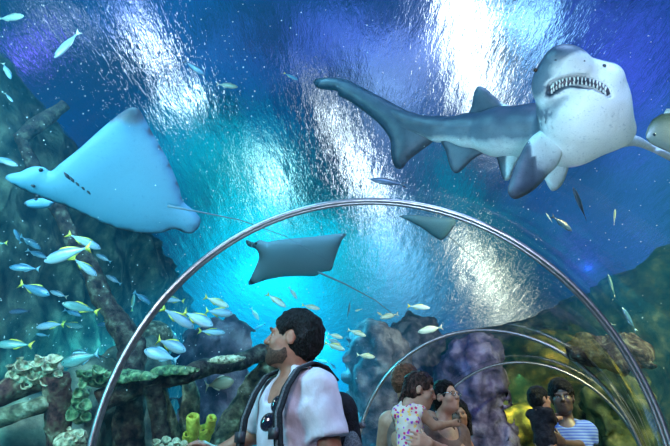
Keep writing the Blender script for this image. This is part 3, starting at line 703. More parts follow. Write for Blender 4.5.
# ---------------------------------------------------------------- animals of the tank
from mathutils.geometry import delaunay_2d_cdt
def tone_mat(name, stops, rough=.55, nscale=9, namt=.18, spots=None, spec=.4):
    """hide whose pigment runs from belly (0) to back (1), mottled"""
    m = bpy.data.materials.new(name); nt, N, L = nodes(m); out = N('ShaderNodeOutputMaterial'); b = N('ShaderNodeBsdfPrincipled'); L(b.outputs[0], out.inputs[0])
    b.inputs['Roughness'].default_value = rough; b.inputs['Specular IOR Level'].default_value = spec
    at_ = N('ShaderNodeAttribute'); at_.attribute_name = 'tone'; tc = N('ShaderNodeTexCoord')
    n = N('ShaderNodeTexNoise'); n.inputs['Scale'].default_value = nscale; n.inputs['Detail'].default_value = 6; L(tc.outputs['Object'], n.inputs['Vector'])
    a = N('ShaderNodeMath'); a.operation = 'MULTIPLY_ADD'; a.inputs[1].default_value = namt*2; a.inputs[2].default_value = -namt; L(n.outputs['Fac'], a.inputs[0])
    s = N('ShaderNodeMath'); s.operation = 'ADD'; L(a.outputs[0], s.inputs[0]); L(at_.outputs['Fac'], s.inputs[1])
    r = N('ShaderNodeValToRGB'); L(s.outputs[0], r.inputs[0]); e = r.color_ramp.elements
    for i, (p, c) in enumerate(stops):
        if i < 2: e[i].position = p; e[i].color = rgba(c)
        else: x = e.new(p); x.color = rgba(c)
    src = r.outputs[0]
    if spots:
        v = N('ShaderNodeTexNoise'); v.inputs['Scale'].default_value = spots[0]; v.inputs['Detail'].default_value = 2; L(tc.outputs['Object'], v.inputs['Vector'])
        r2 = N('ShaderNodeValToRGB'); L(v.outputs['Fac'], r2.inputs[0]); r2.color_ramp.elements[0].position = spots[1]; r2.color_ramp.elements[0].color = (1, 1, 1, 1); r2.color_ramp.elements[1].position = spots[1]+.06; r2.color_ramp.elements[1].color = rgba(spots[2])
        mx = N('ShaderNodeMix'); mx.data_type = 'RGBA'; mx.blend_type = 'MULTIPLY'; mx.inputs[0].default_value = 1; L(src, mx.inputs[6]); L(r2.outputs[0], mx.inputs[7]); src = mx.outputs[2]
    L(src, b.inputs['Base Color'])
    bp = N('ShaderNodeBump'); bp.inputs['Strength'].default_value = .25; bp.inputs['Distance'].default_value = .01; L(n.outputs['Fac'], bp.inputs['Height']); L(bp.outputs[0], b.inputs['Normal'])
    return m
def set_tone(o, fn):
    me = o.data; n = len(me.vertices); co = np.zeros(n*3); me.vertices.foreach_get('co', co); co = co.reshape(-1, 3)
    nn = np.array([v.vector[:] for v in me.vertex_normals]) if hasattr(me, 'vertex_normals') else None
    a = me.attributes.new('tone', 'FLOAT', 'POINT'); a.data.foreach_set('value', np.clip(fn(co, nn), 0, 1).astype(np.float32))
def smooth_poly(P, n=4):
    out = []; k = len(P)
    for i in range(k):
        a, b, c, d = [np.array(P[(i+q) % k], float) for q in (-1, 0, 1, 2)]
        for j in range(n):
            f = j/n; out.append(tuple(.5*(2*b+(-a+c)*f+(2*a-5*b+4*c-d)*f*f+(-a+3*b-3*c+d)*f**3)))
    return out
def pinside(P, q):
    r = False; n = len(P)
    for i in range(n):
        x1, y1 = P[i]; x2, y2 = P[i-1]
        if (y1 > q[1]) != (y2 > q[1]) and q[0] < (x2-x1)*(q[1]-y1)/(y2-y1)+x1: r = not r
    return r
def pdist(P, q):
    P = np.array(P); A = P; B = np.roll(P, -1, 0); ab = B-A; t = np.clip(((q-A)*ab).sum(1)/np.maximum((ab*ab).sum(1), 1e-9), 0, 1)
    return np.sqrt(((A+t[:, None]*ab-q)**2).sum(1).min())
def slab(mb, outline, mp, T, w, step, off=None, m=0, sm=4):
    """a lens-thick body with the given outline; mp maps outline units into space, w = width over which the edge swells"""
    P = smooth_poly(outline, sm) if sm else outline; xs_ = [p[0] for p in P]; ys = [p[1] for p in P]
    pts = [Vector(p) for p in P]; n0 = len(pts)
    y = min(ys)+step/2
    while y < max(ys):
        x = min(xs_)+step/2
        while x < max(xs_):
            if pinside(P, (x, y)) and pdist(P, np.array((x, y))) > step*.45: pts.append(Vector((x, y)))
            x += step
        y += step
    vs, ed, fs, _, _, _ = delaunay_2d_cdt(pts, [], [list(range(n0))], 1, 1e-5)
    tops = []; bots = []; V = []; Fc = []
    for i, v in enumerate(vs):
        p = mp(v.x, v.y); e = .5; nx_ = (mp(v.x+e, v.y)-p).cross(mp(v.x, v.y+e)-p).normalized()
        if nx_.dot(Vector((0, 0, CH))-p) < 0: nx_ = -nx_
        dd = pdist(P, np.array(v)); t = T*math.sqrt(max(0, 1-(1-min(dd/w, 1))**2))
        if off: t *= off(v.x, v.y)
        V.append(p+nx_*t*.5); tops.append(len(V)-1)
        if dd < 1e-4: bots.append(len(V)-1)
        else: V.append(p-nx_*t*.5); bots.append(len(V)-1)
    for f in fs:
        a = [tops[i] for i in f]; b = [bots[i] for i in f][::-1]
        nn = (V[a[1]]-V[a[0]]).cross(V[a[2]]-V[a[0]])
        if nn.dot(Vector((0, 0, CH))-V[a[0]]) < 0: a = a[::-1]; b = b[::-1]
        Fc += [a, b]
    return mb.add(V, Fc, m)
def relative(mb, o):
    mb.V = [tuple(Vector(v)-o) for v in mb.V]; return mb
# ---- sand tiger shark
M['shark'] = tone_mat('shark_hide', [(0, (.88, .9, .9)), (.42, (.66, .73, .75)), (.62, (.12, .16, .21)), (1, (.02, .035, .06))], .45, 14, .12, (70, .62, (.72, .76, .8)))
M['gum'] = mat('mouth_lining', [(.03, .03, .045), (.1, .07, .09)], .4, 40)
M['tooth'] = mat('tooth', [(.85, .88, .85)], .25)
M['slit'] = mat('dark_skin_fold', [(.03, .04, .06)], .7)
def E2(px, py, d, rx, ry, rd, k=.06, rot=0, sub=False):
    """ellipsoid centred on a point of the body, radii given across, along and through"""
    f = direction(335, 223).normalized(); x = Vector((1, 0, 0)); u = x.cross(f)
    a = R(rot); X = x*math.cos(a)-u*math.sin(a); U = u*math.cos(a)+x*math.sin(a)
    Mr = Matrix((X, f, U)).transposed(); s = d/F
    return ell(at(px, py, d), (rx*s, rd, ry*s), k, sub, Mr)
def C2(a, b, k=.06):
    return cone(at(*a[:3]), at(*b[:3]), a[3]*a[2]/F, b[3]*b[2]/F, k)
def surf(prims, px, py, d0=1.5, d1=6):
    ds = np.arange(d0, d1, .005); P = np.array([at(px, py, d) for d in ds]); D = evalp(prims, P); i = np.argmax(D < 0); return ds[i]
def shark():
    o = at(585, 120, 3.1)
    root = empty('sand_tiger_shark', o, label='large grey shark with a white belly and bared teeth swimming over the tunnel', cat='shark')
    body = [E2(581, 105, 2.98, 43, 38, .2), E2(566, 69, 2.86, 25, 22, .12, .05), E2(588, 71, 2.9, 15, 12, .08, .05), E2(562, 58, 2.79, 15, 12, .075, .06), E2(546, 84, 2.92, 13, 20, .1, .05), E2(603, 81, 2.93, 19, 18, .12, .05), E2(609, 106, 3.0, 17, 26, .14, .05),
            E2(586, 127, 3.1, 44, 26, .22, .08), E2(570, 142, 3.2, 30, 24, .2, .08), E2(600, 134, 3.12, 32, 17, .14, .06),
            C2((566, 132, 3.25, 28), (530, 131, 3.4, 25), .1), C2((530, 131, 3.4, 25), (500, 132, 3.52, 23.5), .06), C2((500, 132, 3.52, 23), (468, 131, 3.68, 16.5), .06),
            C2((468, 131, 3.68, 16), (438, 129, 3.82, 11.5), .05), C2((438, 129, 3.82, 11.5), (408, 122, 3.95, 9), .05), C2((408, 122, 3.95, 9), (375, 104, 4.05, 6), .04), C2((375, 104, 4.05, 6), (335, 86, 4.12, 3), .03)]
    front = body[:]
    arc = [(550, 92), (554, 86.5), (561, 83), (569, 81), (578, 80.5), (587, 81.5), (596, 84), (603, 88), (608, 94)]
    cut = []
    for i in range(len(arc)-1):
        a, b = arc[i], arc[i+1]; da = surf(body, *a); db = surf(body, *b); r = .038 if 0 < i < 7 else .022
        q = cone(at(a[0], a[1], da+.005), at(b[0], b[1], db+.005), r, r, .008, True); cut.append(q)
    for px in (541, 546, 551): cut.append(cone(at(px-1, 112, surf(body, px-1, 112)), at(px+1, 130, surf(body, px+1, 130)), .004, .004, .006, True))
    for px in (619, 613, 607): cut.append(cone(at(px+1, 112, surf(body, px+1, 112)), at(px-2, 130, surf(body, px-2, 130)), .004, .004, .006, True))
    pr = [xf(p, Matrix.Translation(-o)) for p in body+cut]
    V, Fc = sdf_mesh(pr, .014)
    b = MB(); b.add(V, Fc)
    fins = MB()
    dm = lambda c0, d0, gx, gy, c1: (lambda x, y: at(x, y, d0+gx*(x-c0)+gy*(y-c1)))
    # tail, dorsal, anal, pelvic, pectorals
    slab(fins, [(430, 119), (410, 112), (385, 99), (360, 86), (345, 79), (328, 77.5), (315, 79), (314, 84), (320, 89), (336, 91), (339, 96), (349, 101), (366, 113), (380, 125), (390, 140), (391, 155), (395, 167), (402, 168.5), (409, 160), (422, 150), (434, 139)], dm(400, 3.96, -.0022, 0, 110), .09, 14, 5)
    slab(fins, [(466, 121), (471, 108), (474, 93), (478, 86.5), (485, 88), (494, 96), (504, 104), (518, 109), (516, 118), (490, 125)], dm(490, 3.6, -.004, .003, 110), .05, 10, 4)
    slab(fins, [(441, 136), (446, 152), (450, 167), (455, 173), (461, 171), (472, 160), (486, 151), (492, 140), (470, 132)], dm(465, 3.66, -.004, -.002, 150), .04, 9, 4)
    slab(fins, [(490, 148), (496, 156), (500, 170), (504, 180), (510, 179), (514, 168), (520, 156), (523, 146), (506, 142)], dm(505, 3.5, -.004, -.002, 150), .04, 9, 4)
    slab(fins, [(550, 128), (535, 134), (524, 147), (516, 165), (509, 184), (508, 193), (514, 199), (524, 196), (536, 188), (549, 174), (558, 165), (563, 153), (570, 140)], dm(535, 3.0, .002, -.003, 160), .07, 12, 4)
    slab(fins, [(543, 172), (546, 182), (552, 191), (560, 187), (566, 176), (568, 164), (556, 162)], dm(555, 3.25, 0, 0, 175), .04, 8, 4)
    slab(fins, [(610, 122), (624, 131), (640, 137), (655, 146), (672, 154), (690, 166), (696, 171), (684, 167), (668, 160), (650, 151), (634, 146), (618, 148), (606, 146)], dm(620, 3.1, .004, 0, 140), .06, 6, 4)
    relative(fins, o); b.add(fins.V, fins.F)
    ob = b.build('body', M['shark'], root)
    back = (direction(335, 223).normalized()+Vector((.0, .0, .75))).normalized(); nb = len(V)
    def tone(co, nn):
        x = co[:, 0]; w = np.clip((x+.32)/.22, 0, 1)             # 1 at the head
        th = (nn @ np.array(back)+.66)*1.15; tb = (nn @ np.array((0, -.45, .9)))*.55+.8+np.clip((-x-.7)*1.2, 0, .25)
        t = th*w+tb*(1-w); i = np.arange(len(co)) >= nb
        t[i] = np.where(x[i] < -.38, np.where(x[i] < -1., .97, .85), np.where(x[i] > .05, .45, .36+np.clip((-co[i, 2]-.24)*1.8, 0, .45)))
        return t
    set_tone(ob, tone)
    tm = MB()
    def on(t):
        i = min(int(t*(len(arc)-1)), len(arc)-2); f = t*(len(arc)-1)-i
        return (arc[i][0]+(arc[i+1][0]-arc[i][0])*f, arc[i][1]+(arc[i+1][1]-arc[i][1])*f)
    gm = MB()
    pts = []
    for i in range(17):
        x, y = on(i/16.); pts.append(at(x, y, surf(body, x, y)+.034)-o)
    gm.tube(pts, .021, 8, flat=1.0); gm.build('mouth', M['gum'], root)
    for i in range(17):
        x, y = on(.06+.88*i/16.)
        for sg in (-1, 1):
            d = surf(body, x, y+sg*4.2); p = at(x+random.uniform(-.4, .4), y+sg*3.9, d+.012)-o; q = at(x+random.uniform(-.8, .8), y+sg*random.uniform(-1.2, 1.2), d-.006)-o
            tm.tube([p, p.lerp(q, .5), q], [.007, .005, .0006], 5)
    tm.build('teeth', M['tooth'], root)
    for x, y, r in ((604, 66, .012), (535.5, 70, .009)):
        e = MB(); e.ball(at(x, y, surf(body, x, y, 2)+.002)-o, r, 0, 10, 8); e.build('eye', M['pupil'], root)
    for x, y in ((583.5, 61), (556, 60)):
        e = MB(); e.ball(at(x, y, surf(body, x, y, 2)+.001)-o, (.011, .005, .005), 0, 10, 8); e.build('nostril', M['slit'], root)
shark()
# ---- rays
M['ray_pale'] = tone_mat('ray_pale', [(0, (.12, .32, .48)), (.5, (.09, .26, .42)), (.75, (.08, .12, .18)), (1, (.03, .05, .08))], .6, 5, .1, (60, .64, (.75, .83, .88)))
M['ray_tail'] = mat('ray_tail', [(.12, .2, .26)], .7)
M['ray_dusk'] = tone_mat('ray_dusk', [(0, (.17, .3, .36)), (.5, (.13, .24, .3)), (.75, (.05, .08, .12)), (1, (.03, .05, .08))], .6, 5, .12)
def ray(label, c, outline, dfn, T, w, step, m, tail, tr, extra=None, slits=(), eye=None, off=None, dark=()):
    o = dfn(*c); root = empty('eagle_ray', o, label=label, cat='ray')
    b = MB(); slab(b, outline, dfn, T, w, step, off)
    if extra: slab(b, extra[0], extra[1], .03, 4, 3)
    relative(b, o); ob = b.build('body', M[m], root)
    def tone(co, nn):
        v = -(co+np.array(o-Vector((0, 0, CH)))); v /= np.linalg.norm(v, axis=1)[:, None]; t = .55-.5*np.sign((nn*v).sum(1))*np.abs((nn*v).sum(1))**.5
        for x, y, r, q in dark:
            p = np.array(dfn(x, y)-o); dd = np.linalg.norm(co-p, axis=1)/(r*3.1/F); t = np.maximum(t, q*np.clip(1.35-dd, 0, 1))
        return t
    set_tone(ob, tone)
    t = MB(); t.tube([at(*p)-o for p in tail], tr, 8); t.build('tail', M['ray_tail'], root)
    for (x, y, l, a) in slits:
        s_ = MB(); p = dfn(x, y)-o; to = (Vector((0, 0, CH))-p-o).normalized(); ux = (dfn(x+math.cos(R(a)), y+math.sin(R(a)))-dfn(x, y)).normalized()
        s_.tube([p+to*T*.48-ux*l, p+to*T*.5, p+to*T*.48+ux*l], [.004, .012, .004], 6); s_.build('gill_slit', M['slit'], root)
    if eye:
        e = MB(); p = at(*eye)-o; e.ball(p, .014, 0, 10, 8); e.build('eye', M['pupil'], root)
    return root
d1 = lambda x, y: at(x, y, 3.1+.0026*(y-180)+.0006*(x-90))
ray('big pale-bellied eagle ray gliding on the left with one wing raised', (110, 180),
    [(5, 178), (10, 174), (20, 172), (27, 168.5), (35, 166.5), (44, 167.5), (51, 171), (60, 164), (80, 148), (100, 130), (115, 117.5), (127, 109), (133, 107.5), (138.5, 109), (142, 114), (147, 123), (153, 134), (163, 151), (172, 169), (179, 187), (183, 201), (193, 210), (200, 218), (199, 227), (192, 233), (184, 232.5), (174, 229), (160, 233), (143, 233), (123, 230), (103, 223), (85, 214.5), (66, 206), (52, 201.5), (40, 197), (28, 192), (15, 185.5)],
    d1, .12, 34, 5, 'ray_pale', [(168, 206, 3.06), (200, 212, 3.2), (240, 220, 3.4), (285, 236, 3.7), (330, 262, 4.0)], [.009, .005, .003, .002, .001],
    extra=([(24, 203), (32, 199), (44, 198), (54, 201), (50, 207), (40, 209), (30, 208)], lambda x, y: at(x, y, 3.3)),
    slits=[(67+5.5*i, 176+4.0*i, .026, 50) for i in range(5)]+[(33, 186, .012, 30), (38, 196, .013, 30), (36, 199, .01, 20)], eye=(41, 170, 3.03), dark=[(131, 106, 24, 1), (150, 132, 7, .9), (160, 148, 6, .9), (169, 166, 6, .9), (177, 184, 6, .9), (182, 198, 6, .8), (112, 119, 8, .8), (117, 112, 12, .9)])
d2 = lambda x, y: at(x, y, 5.2+.006*(y-255))
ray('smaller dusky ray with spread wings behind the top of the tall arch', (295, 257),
    [(246, 240), (254, 242.5), (260, 240), (267, 242), (273, 241), (287, 239), (315, 236.5), (345, 233.5), (342, 240), (338, 250), (334, 262), (331, 270), (322, 272), (315, 276), (300, 276), (282, 277), (266, 280), (249, 285), (251, 277), (256, 266), (259, 256), (256, 249), (248, 246)],
    d2, .12, 20, 4, 'ray_dusk', [(318, 272, 5.2), (345, 284, 5.35), (375, 300, 5.5), (398, 318, 5.6)], [.012, .008, .005, .003], slits=(), eye=(256, 243.5, 5.08))
d3 = lambda x, y: at(x, y, 6.5+.008*(y-222))
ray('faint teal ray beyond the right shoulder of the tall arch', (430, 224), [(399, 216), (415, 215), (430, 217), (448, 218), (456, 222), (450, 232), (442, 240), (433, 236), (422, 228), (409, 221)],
    d3, .1, 12, 4, 'ray_dusk', [(444, 232, 6.6), (460, 246, 6.7), (478, 262, 6.9)], [.012, .006, .003])
# ---- schooling fish
def fmat(name, back, side, belly, rough=.3):
    return tone_mat(name, [(0, belly), (.4, side), (.62, side), (.85, back)], rough, 20, .05, spec=.7)
FM = {'silver': fmat('silver_scales', (.05, .15, .26), (.24, .36, .46), (.5, .52, .56)), 'blue': fmat('blue_scales', (.02, .08, .16), (.06, .2, .32), (.18, .32, .4)),
      'cream': fmat('cream_scales', (.35, .42, .25), (.6, .66, .55), (.75, .75, .7)), 'dark': fmat('dark_scales', (.02, .04, .08), (.05, .09, .16), (.1, .16, .22)),
      'teal': fmat('teal_scales', (.02, .1, .11), (.09, .25, .25), (.3, .42, .4)), 'olive': fmat('olive_scales', (.08, .1, .04), (.26, .28, .19), (.45, .42, .32))}
FF = {'yellow': mat('yellow_fin', [(.75, .7, .06), (.85, .75, .15)], .5, 30), 'blue': mat('blue_fin', [(.2, .45, .6), (.3, .55, .68)], .5, 30), 'dark': mat('dark_fin', [(.03, .05, .09)], .5), 'cream': mat('cream_fin', [(.75, .75, .6)], .5)}
_fm = {}
def fish_meshes(kind, deep, thin):
    key = (kind, deep)
    if key in _fm: return _fm[key]
    b = MB(); rr = []; prof = [(0, .0), (.02, .22), (.07, .48), (.16, .8), (.28, .98), (.4, 1), (.55, .86), (.7, .56), (.8, .3), (.86, .19), (.9, .17)]
    for x, h in prof:
        H = h*deep*.5; W = max(h*.062, .002)
        rr.append([Vector((.5-x, W*math.cos(a), H*math.sin(a)*(1.05 if math.sin(a) > 0 else .95)-.006*(1-x))) for a in [2*PI*j/12 for j in range(12)]])
    b.rings(rr); mb_ = b.build('tmp', FM[kind]); set_tone(mb_, lambda co, nn: .5+co[:, 2]/deep*.9)
    def fin(pts, t=.006):
        P = [Vector((x, 0, z)) for x, z in pts]; c = sum(P, Vector())/len(P); m = MB(); n = len(P)
        m.add(P+[c+Vector((0, t, 0)), c-Vector((0, t, 0))], [(i, (i+1) % n, n) for i in range(n)]+[((i+1) % n, i, n+1) for i in range(n)]); return m
    d = deep
    tail = fin([(-.38, .02), (-.45, .07), (-.54, d*.52), (-.5, .03), (-.475, 0), (-.5, -.03), (-.54, -d*.52), (-.45, -.07), (-.38, -.02)], .008).build('tmp', FF['yellow'])
    dors = fin([(.22, d*.46), (.14, d*.62), (.0, d*.58), (-.15, d*.42), (-.28, d*.2), (-.2, d*.24), (0, d*.4)]).build('tmp', FF['yellow'])
    anal = fin([(.0, -d*.42), (-.06, -d*.56), (-.2, -d*.36), (-.3, -d*.14), (-.18, -d*.22)]).build('tmp', FF['yellow'])
    eb = MB()
    for q in (-1, 1): eb.ball((.425, q*.029, .012), (.017, .008, .017), 0, 8, 6)
    eye = eb.build('tmp', M['pupil'])
    ms = [x.data for x in (mb_, tail, dors, anal, eye)]
    for x in (mb_, tail, dors, anal, eye): bpy.data.objects.remove(x)
    _fm[key] = ms; return ms
ALLF = []
def fish(nose, tail, kind, fin, label, deep=.27, group=None, L=.24, d=None, small=False, name='fusilier_fish', cat='fish'):
    l = math.hypot(nose[0]-tail[0], nose[1]-tail[1]); cx, cy = (nose[0]+tail[0])/2, (nose[1]+tail[1])/2
    lo = exit_depth(cx, cy)+.35
    if d is None: d = min(max(F*L/l, lo), 9.5)
    if cx < 300: d = min(d, 2.9*F/(335-cx))
    d = min(d, 3.75/direction(cx, cy).z)
    a = at(nose[0], nose[1], d); b = at(tail[0], tail[1], d); k = random.uniform(-.25, .25)*(a-b).length; a = at(nose[0], nose[1], d-k*.5); b = at(tail[0], tail[1], d+k*.5)
    x = (a-b).normalized(); up = Vector((0, 0, 1)) if abs(x.z) < .93 else Vector((0, -1, 0)); y = up.cross(x).normalized(); z = x.cross(y)
    s = (a-b).length; MW = Matrix.Translation((a+b)/2) @ Matrix((x, y, z)).transposed().to_4x4() @ Matrix.Rotation(random.uniform(-.25, .25), 4, 'X') @ Matrix.Scale(s, 4)
    ms = fish_meshes(kind, deep, 0)
    o = bpy.data.objects.new(name, ms[0]); COL.objects.link(o); o.matrix_world = MW; tag(o, label, cat, group)
    names = ['tail_fin'] if small else ['tail_fin', 'dorsal_fin', 'anal_fin', 'eye']
    for i, nme in enumerate(names):
        c = bpy.data.objects.new(nme, ms[i+1]); COL.objects.link(c); c.parent = o
        if nme != 'eye' and fin != 'yellow':
            c.material_slots[0].link = 'OBJECT'; c.material_slots[0].material = FF[fin]
    return o
GL = 'fusiliers schooling on the left'; GM = 'fusiliers over the sunken logs'; GC = 'pale fish around the man'; GR = 'fish to the right'
FISH = [
 ((-16, 245), (7, 243), 'teal', 'yellow', 'fish leaving the left edge, only its yellow tail in the picture', GL),
 ((14, 229), (21, 243), 'blue', 'blue', 'small pale blue fish turned end-on above the slanting blue pair', GL),
 ((41, 249), (20, 236), 'blue', 'blue', 'blue fish slanting down to the right beside the end-on fish', GL),
 ((47, 258), (27, 250), 'blue', 'blue', 'dim blue fish just under the slanting blue one, left of the largest silver fish', GL),
 ((44, 261), (90, 247), 'silver', 'yellow', 'largest silver fish in the left school, yellow tail across the dark pole', GL),
 ((101, 249), (68, 234), 'silver', 'yellow', 'silver fish with a yellow back swimming down-right under the big ray', GL),
 ((97, 276), (73, 258), 'silver', 'yellow', 'pale silver fish slanting down-right just below the largest silver fish', GL),
 ((96, 254), (111, 262), 'silver', 'blue', 'small bluish fish right of the dark pole, above the little white one', GL),
 ((106, 275), (121, 284), 'silver', 'blue', 'little white fish just right of the dark pole', GL),
 ((9, 267), (39, 269), 'blue', 'blue', 'level blue fish near the left edge below the dim blue one', GL),
 ((50, 295), (20, 284), 'blue', 'yellow', 'bluish fish with a raised yellow tail near the left edge', GL),
 ((50, 291), (67, 297), 'silver', 'cream', 'small pale fish touching the nose of the yellow-tailed one', GL),
 ((82, 316), (64, 310), 'blue', 'blue', 'small blue fish under the long yellow-tailed fish left of the pole foot', GL),
 ((62, 303), (98, 312), 'teal', 'yellow', 'long dim teal fish with a bright yellow tail left of the pole foot', GL),
 ((36, 327), (64, 324), 'silver', 'yellow', 'pale mauve fish nose left, tail to tail with the teal one above the corals', GL),
 ((83, 327), (62, 323), 'teal', 'yellow', 'teal fish nose right, tail to tail with the pale mauve one', GL),
 ((36, 334), (49, 336), 'silver', 'blue', 'short bright fish directly below the pale mauve one', GL),
 ((-4, 344), (32, 345), 'teal', 'yellow', 'stout pale teal fish entering at the left edge above the cup coral', GL),
 ((9, 312), (30, 311), 'dark', 'dark', 'faint dark fish near the left edge above the stout teal one', GL),
 ((61, 364), (98, 354), 'teal', 'blue', 'stout green-blue fish just right of the pale cup coral', GL, .36),
 ((71, 353), (87, 350), 'teal', 'blue', 'small fish half hidden above the stout green-blue one', GL),
 ((94, 362), (120, 363), 'silver', 'blue', 'pale mauve stout fish beside the left foot of the tall arch', GL, .36),
 ((97, 325), (116, 323), 'blue', 'yellow', 'small fish with a yellow tail in front of the foot of the dark pole', GL),
 ((134, 294), (132, 311), 'cream', 'yellow', 'pale fish standing upright left of the tall arch', GM),
 ((151, 304), (134, 292), 'blue', 'blue', 'dim blue fish next to the upright one', GM),
 ((162, 299), (184, 301), 'silver', 'yellow', 'pale fish seen just inside the tall arch, highest over the logs', GM),
 ((194, 328), (162, 308), 'silver', 'yellow', 'long silver fish slanting down-right over the logs', GM),
 ((213, 326), (184, 312), 'silver', 'yellow', 'plump blue-silver fish crossing the tail line of the long slanting one', GM, .36),
 ((229, 307), (205, 297), 'cream', 'yellow', 'white fish with a yellow tail, upper of the pair left of the head', GM),
 ((233, 314), (206, 311), 'silver', 'yellow', 'grey-mauve fish, lower of the pair left of the head', GM, .33),
 ((225, 333), (199, 331), 'silver', 'yellow', 'silver fish with spread yellow tail under the grey-mauve one', GM),
 ((177, 338), (161, 327), 'silver', 'blue', 'small silver fish slanting down under the long silver one', GM),
 ((186, 351), (158, 340), 'silver', 'yellow', 'blue-white fish with a yellow back above the sunken log', GM, .36),
 ((144, 350), (177, 360), 'silver', 'blue', 'stout blue-white fish nose left, just above the log', GM, .34),
 ((166, 371), (184, 371), 'teal', 'blue', 'small teal fish lying along the top of the log', GM),
 ((200, 337), (204, 347), 'blue', 'blue', 'tiny blue fish hanging head-up between the logs and the dark rock', GM),
 ((212, 342), (226, 346), 'teal', 'blue', 'small greenish fish left of the dark rock', GM),
 ((110, 322), (116, 335), 'cream', 'yellow', 'little pale fish upright against the dark pole', GM),
 ((234, 381), (206, 386), 'olive', 'cream', 'yellow-grey surgeonfish in the gap between the logs', 'surgeonfish', .46),
 ((286, 307), (267, 294), 'cream', 'yellow', 'pale fish slanting down-right left above the hair of the man in white', GC),
 ((297, 299), (289, 287), 'cream', 'cream', 'short cream fish above the hair of the man in white', GC),
 ((320, 309), (302, 305), 'cream', 'yellow', 'cream fish level just right above his hair', GC),
 ((259, 320), (251, 308), 'cream', 'cream', 'small pale fish in front of his forehead, slanting steeply', GC),
 ((254, 329), (265, 324), 'dark', 'dark', 'small dark blue fish in front of his face', GC),
 ((350, 302), (347, 319), 'blue', 'blue', 'faint blue fish hanging upright right of his head', GC),
 ((380, 318), (398, 314), 'cream', 'cream', 'white curved fish above the purple rock', GC),
 ((377, 312), (384, 317), 'cream', 'cream', 'tiny pale fish touching the white curved one', GC),
 ((366, 336), (348, 330), 'cream', 'cream', 'pale fish left of the purple rock, nose right', GC),
 ((387, 341), (379, 333), 'cream', 'cream', 'small curved pale fish at the tip of the purple rock', GC),
 ((345, 350), (325, 343), 'cream', 'yellow', 'bright yellowish fish close behind his head, lowest of the cluster', GC),
 ((343, 338), (328, 334), 'cream', 'cream', 'pale fish in the cluster right behind his head, topmost', GC),
 ((341, 345), (326, 338), 'silver', 'cream', 'bluish-white fish in the middle of the cluster behind his head', GC),
 ((375, 357), (357, 355), 'cream', 'cream', 'level pale fish in front of the purple rock', GC),
 ((328, 363), (316, 359), 'cream', 'cream', 'small pale fish behind his neck, upper', GC),
 ((326, 370), (314, 368), 'cream', 'cream', 'small pale fish just above his shoulder, lower', GC),
 ((336, 369), (329, 362), 'silver', 'blue', 'small bluish fish above the backpack', GC),
 ((347, 400), (354, 402), 'cream', 'cream', 'tiny pale fish just right of the backpack', GC),
 ((368, 427), (352, 427), 'teal', 'cream', 'greenish fish left of the foot of the middle arch', GC),
 ((387, 381), (376, 378), 'silver', 'cream', 'pale blue fish just inside the middle arch near its left curve', GC),
 ((398, 374), (391, 373), 'cream', 'cream', 'tiny fish above the woman with pinned-up hair', GC),
 ((360, 401), (368, 402), 'silver', 'blue', 'tiny bluish fish on the left outline of the middle arch', GC),
 ((384, 413), (375, 413), 'silver', 'cream', 'tiny pale fish beside the bare shoulder', GC),
 ((430, 308), (408, 306), 'cream', 'yellow', 'slim pale yellow fish, upper of the two left above the middle arch', GR),
 ((418, 332), (442, 327), 'cream', 'cream', 'slim white fish, lower of the two left above the middle arch', GR),
 ((355, 311), (362, 309), 'cream', 'cream', 'speck-sized pale fish right of the faint upright blue one', GC),
 ((24, 16), (-2, 19), 'cream', 'cream', 'curved pale fish in the top left corner above the violet light', 'fish near the surface'),
 ((54, 58), (79, 32), 'silver', 'cream', 'arched silver fish beside the violet light, top left', 'fish near the surface'),
 ((11, 79), (3, 63), 'silver', 'cream', 'pale fish below the violet light, near the left edge', 'fish near the surface'),
 ((13, 102), (5, 93), 'silver', 'cream', 'small pale fish near the left edge, lowest of the upper ones', 'fish near the surface'),
 ((205, 75), (184, 61), 'dark', 'dark', 'dark fish right of the long white glare at the top left', 'fish near the surface'),
 ((238, 87), (217, 84), 'olive', 'cream', 'tan fish between the white glare and the tail of the shark', 'fish near the surface'),
 ((298, 80), (284, 73), 'blue', 'yellow', 'thin bluish fish left of the tip of the shark tail', 'fish near the surface'),
 ((18, 166), (-8, 156), 'silver', 'blue', 'blue-white fish at the left edge above the snout of the big ray', GL),
 ((370, 179), (405, 185), 'dark', 'dark', 'long dark fish beneath the shark tail, above the tall arch', GR, .2),
 ((573, 187), (586, 219), 'dark', 'dark', 'slim dark fish pointing up under the head of the shark', GR, .22),
 ((572, 231), (552, 216), 'dark', 'dark', 'dark fish slanting down-right under the pectoral fin', GR),
 ((615, 209), (614, 225), 'cream', 'cream', 'thin bright white fish upright in the blue at the right', GR, .2),
 ((608, 274), (615, 297), 'teal', 'cream', 'pale teal fish upright just above the tall arch at the right', GR, .2),
 ((622, 307), (636, 331), 'blue', 'blue', 'bright blue fish pointing up, right of the tall arch', GR),
 ((606, 323), (616, 325), 'cream', 'cream', 'tiny pale fish beside the tall arch at the right', GR),
 ((521, 249), (532, 256), 'cream', 'cream', 'short white fish touching the tall arch under the shark', GR),
 ((546, 213), (552, 222), 'cream', 'cream', 'small white curled fish left of the dark slanting one', GR),
]
for t in FISH:
    nose, tail, kind, fin, lab, grp = t[:6]; deep = t[6] if len(t) > 6 else .27
    l = math.hypot(nose[0]-tail[0], nose[1]-tail[1])
    fish(nose, tail, kind, fin, lab, deep, grp, small=l < 14, name='surgeonfish' if grp == 'surgeonfish' else 'fusilier_fish', L=.2 if grp == 'surgeonfish' else .24)
fish((646, 138), (735, 128), 'olive', 'cream', 'large greenish-grey fish cut off by the right edge beside the shark', .5, None, d=4.3, name='grouper')
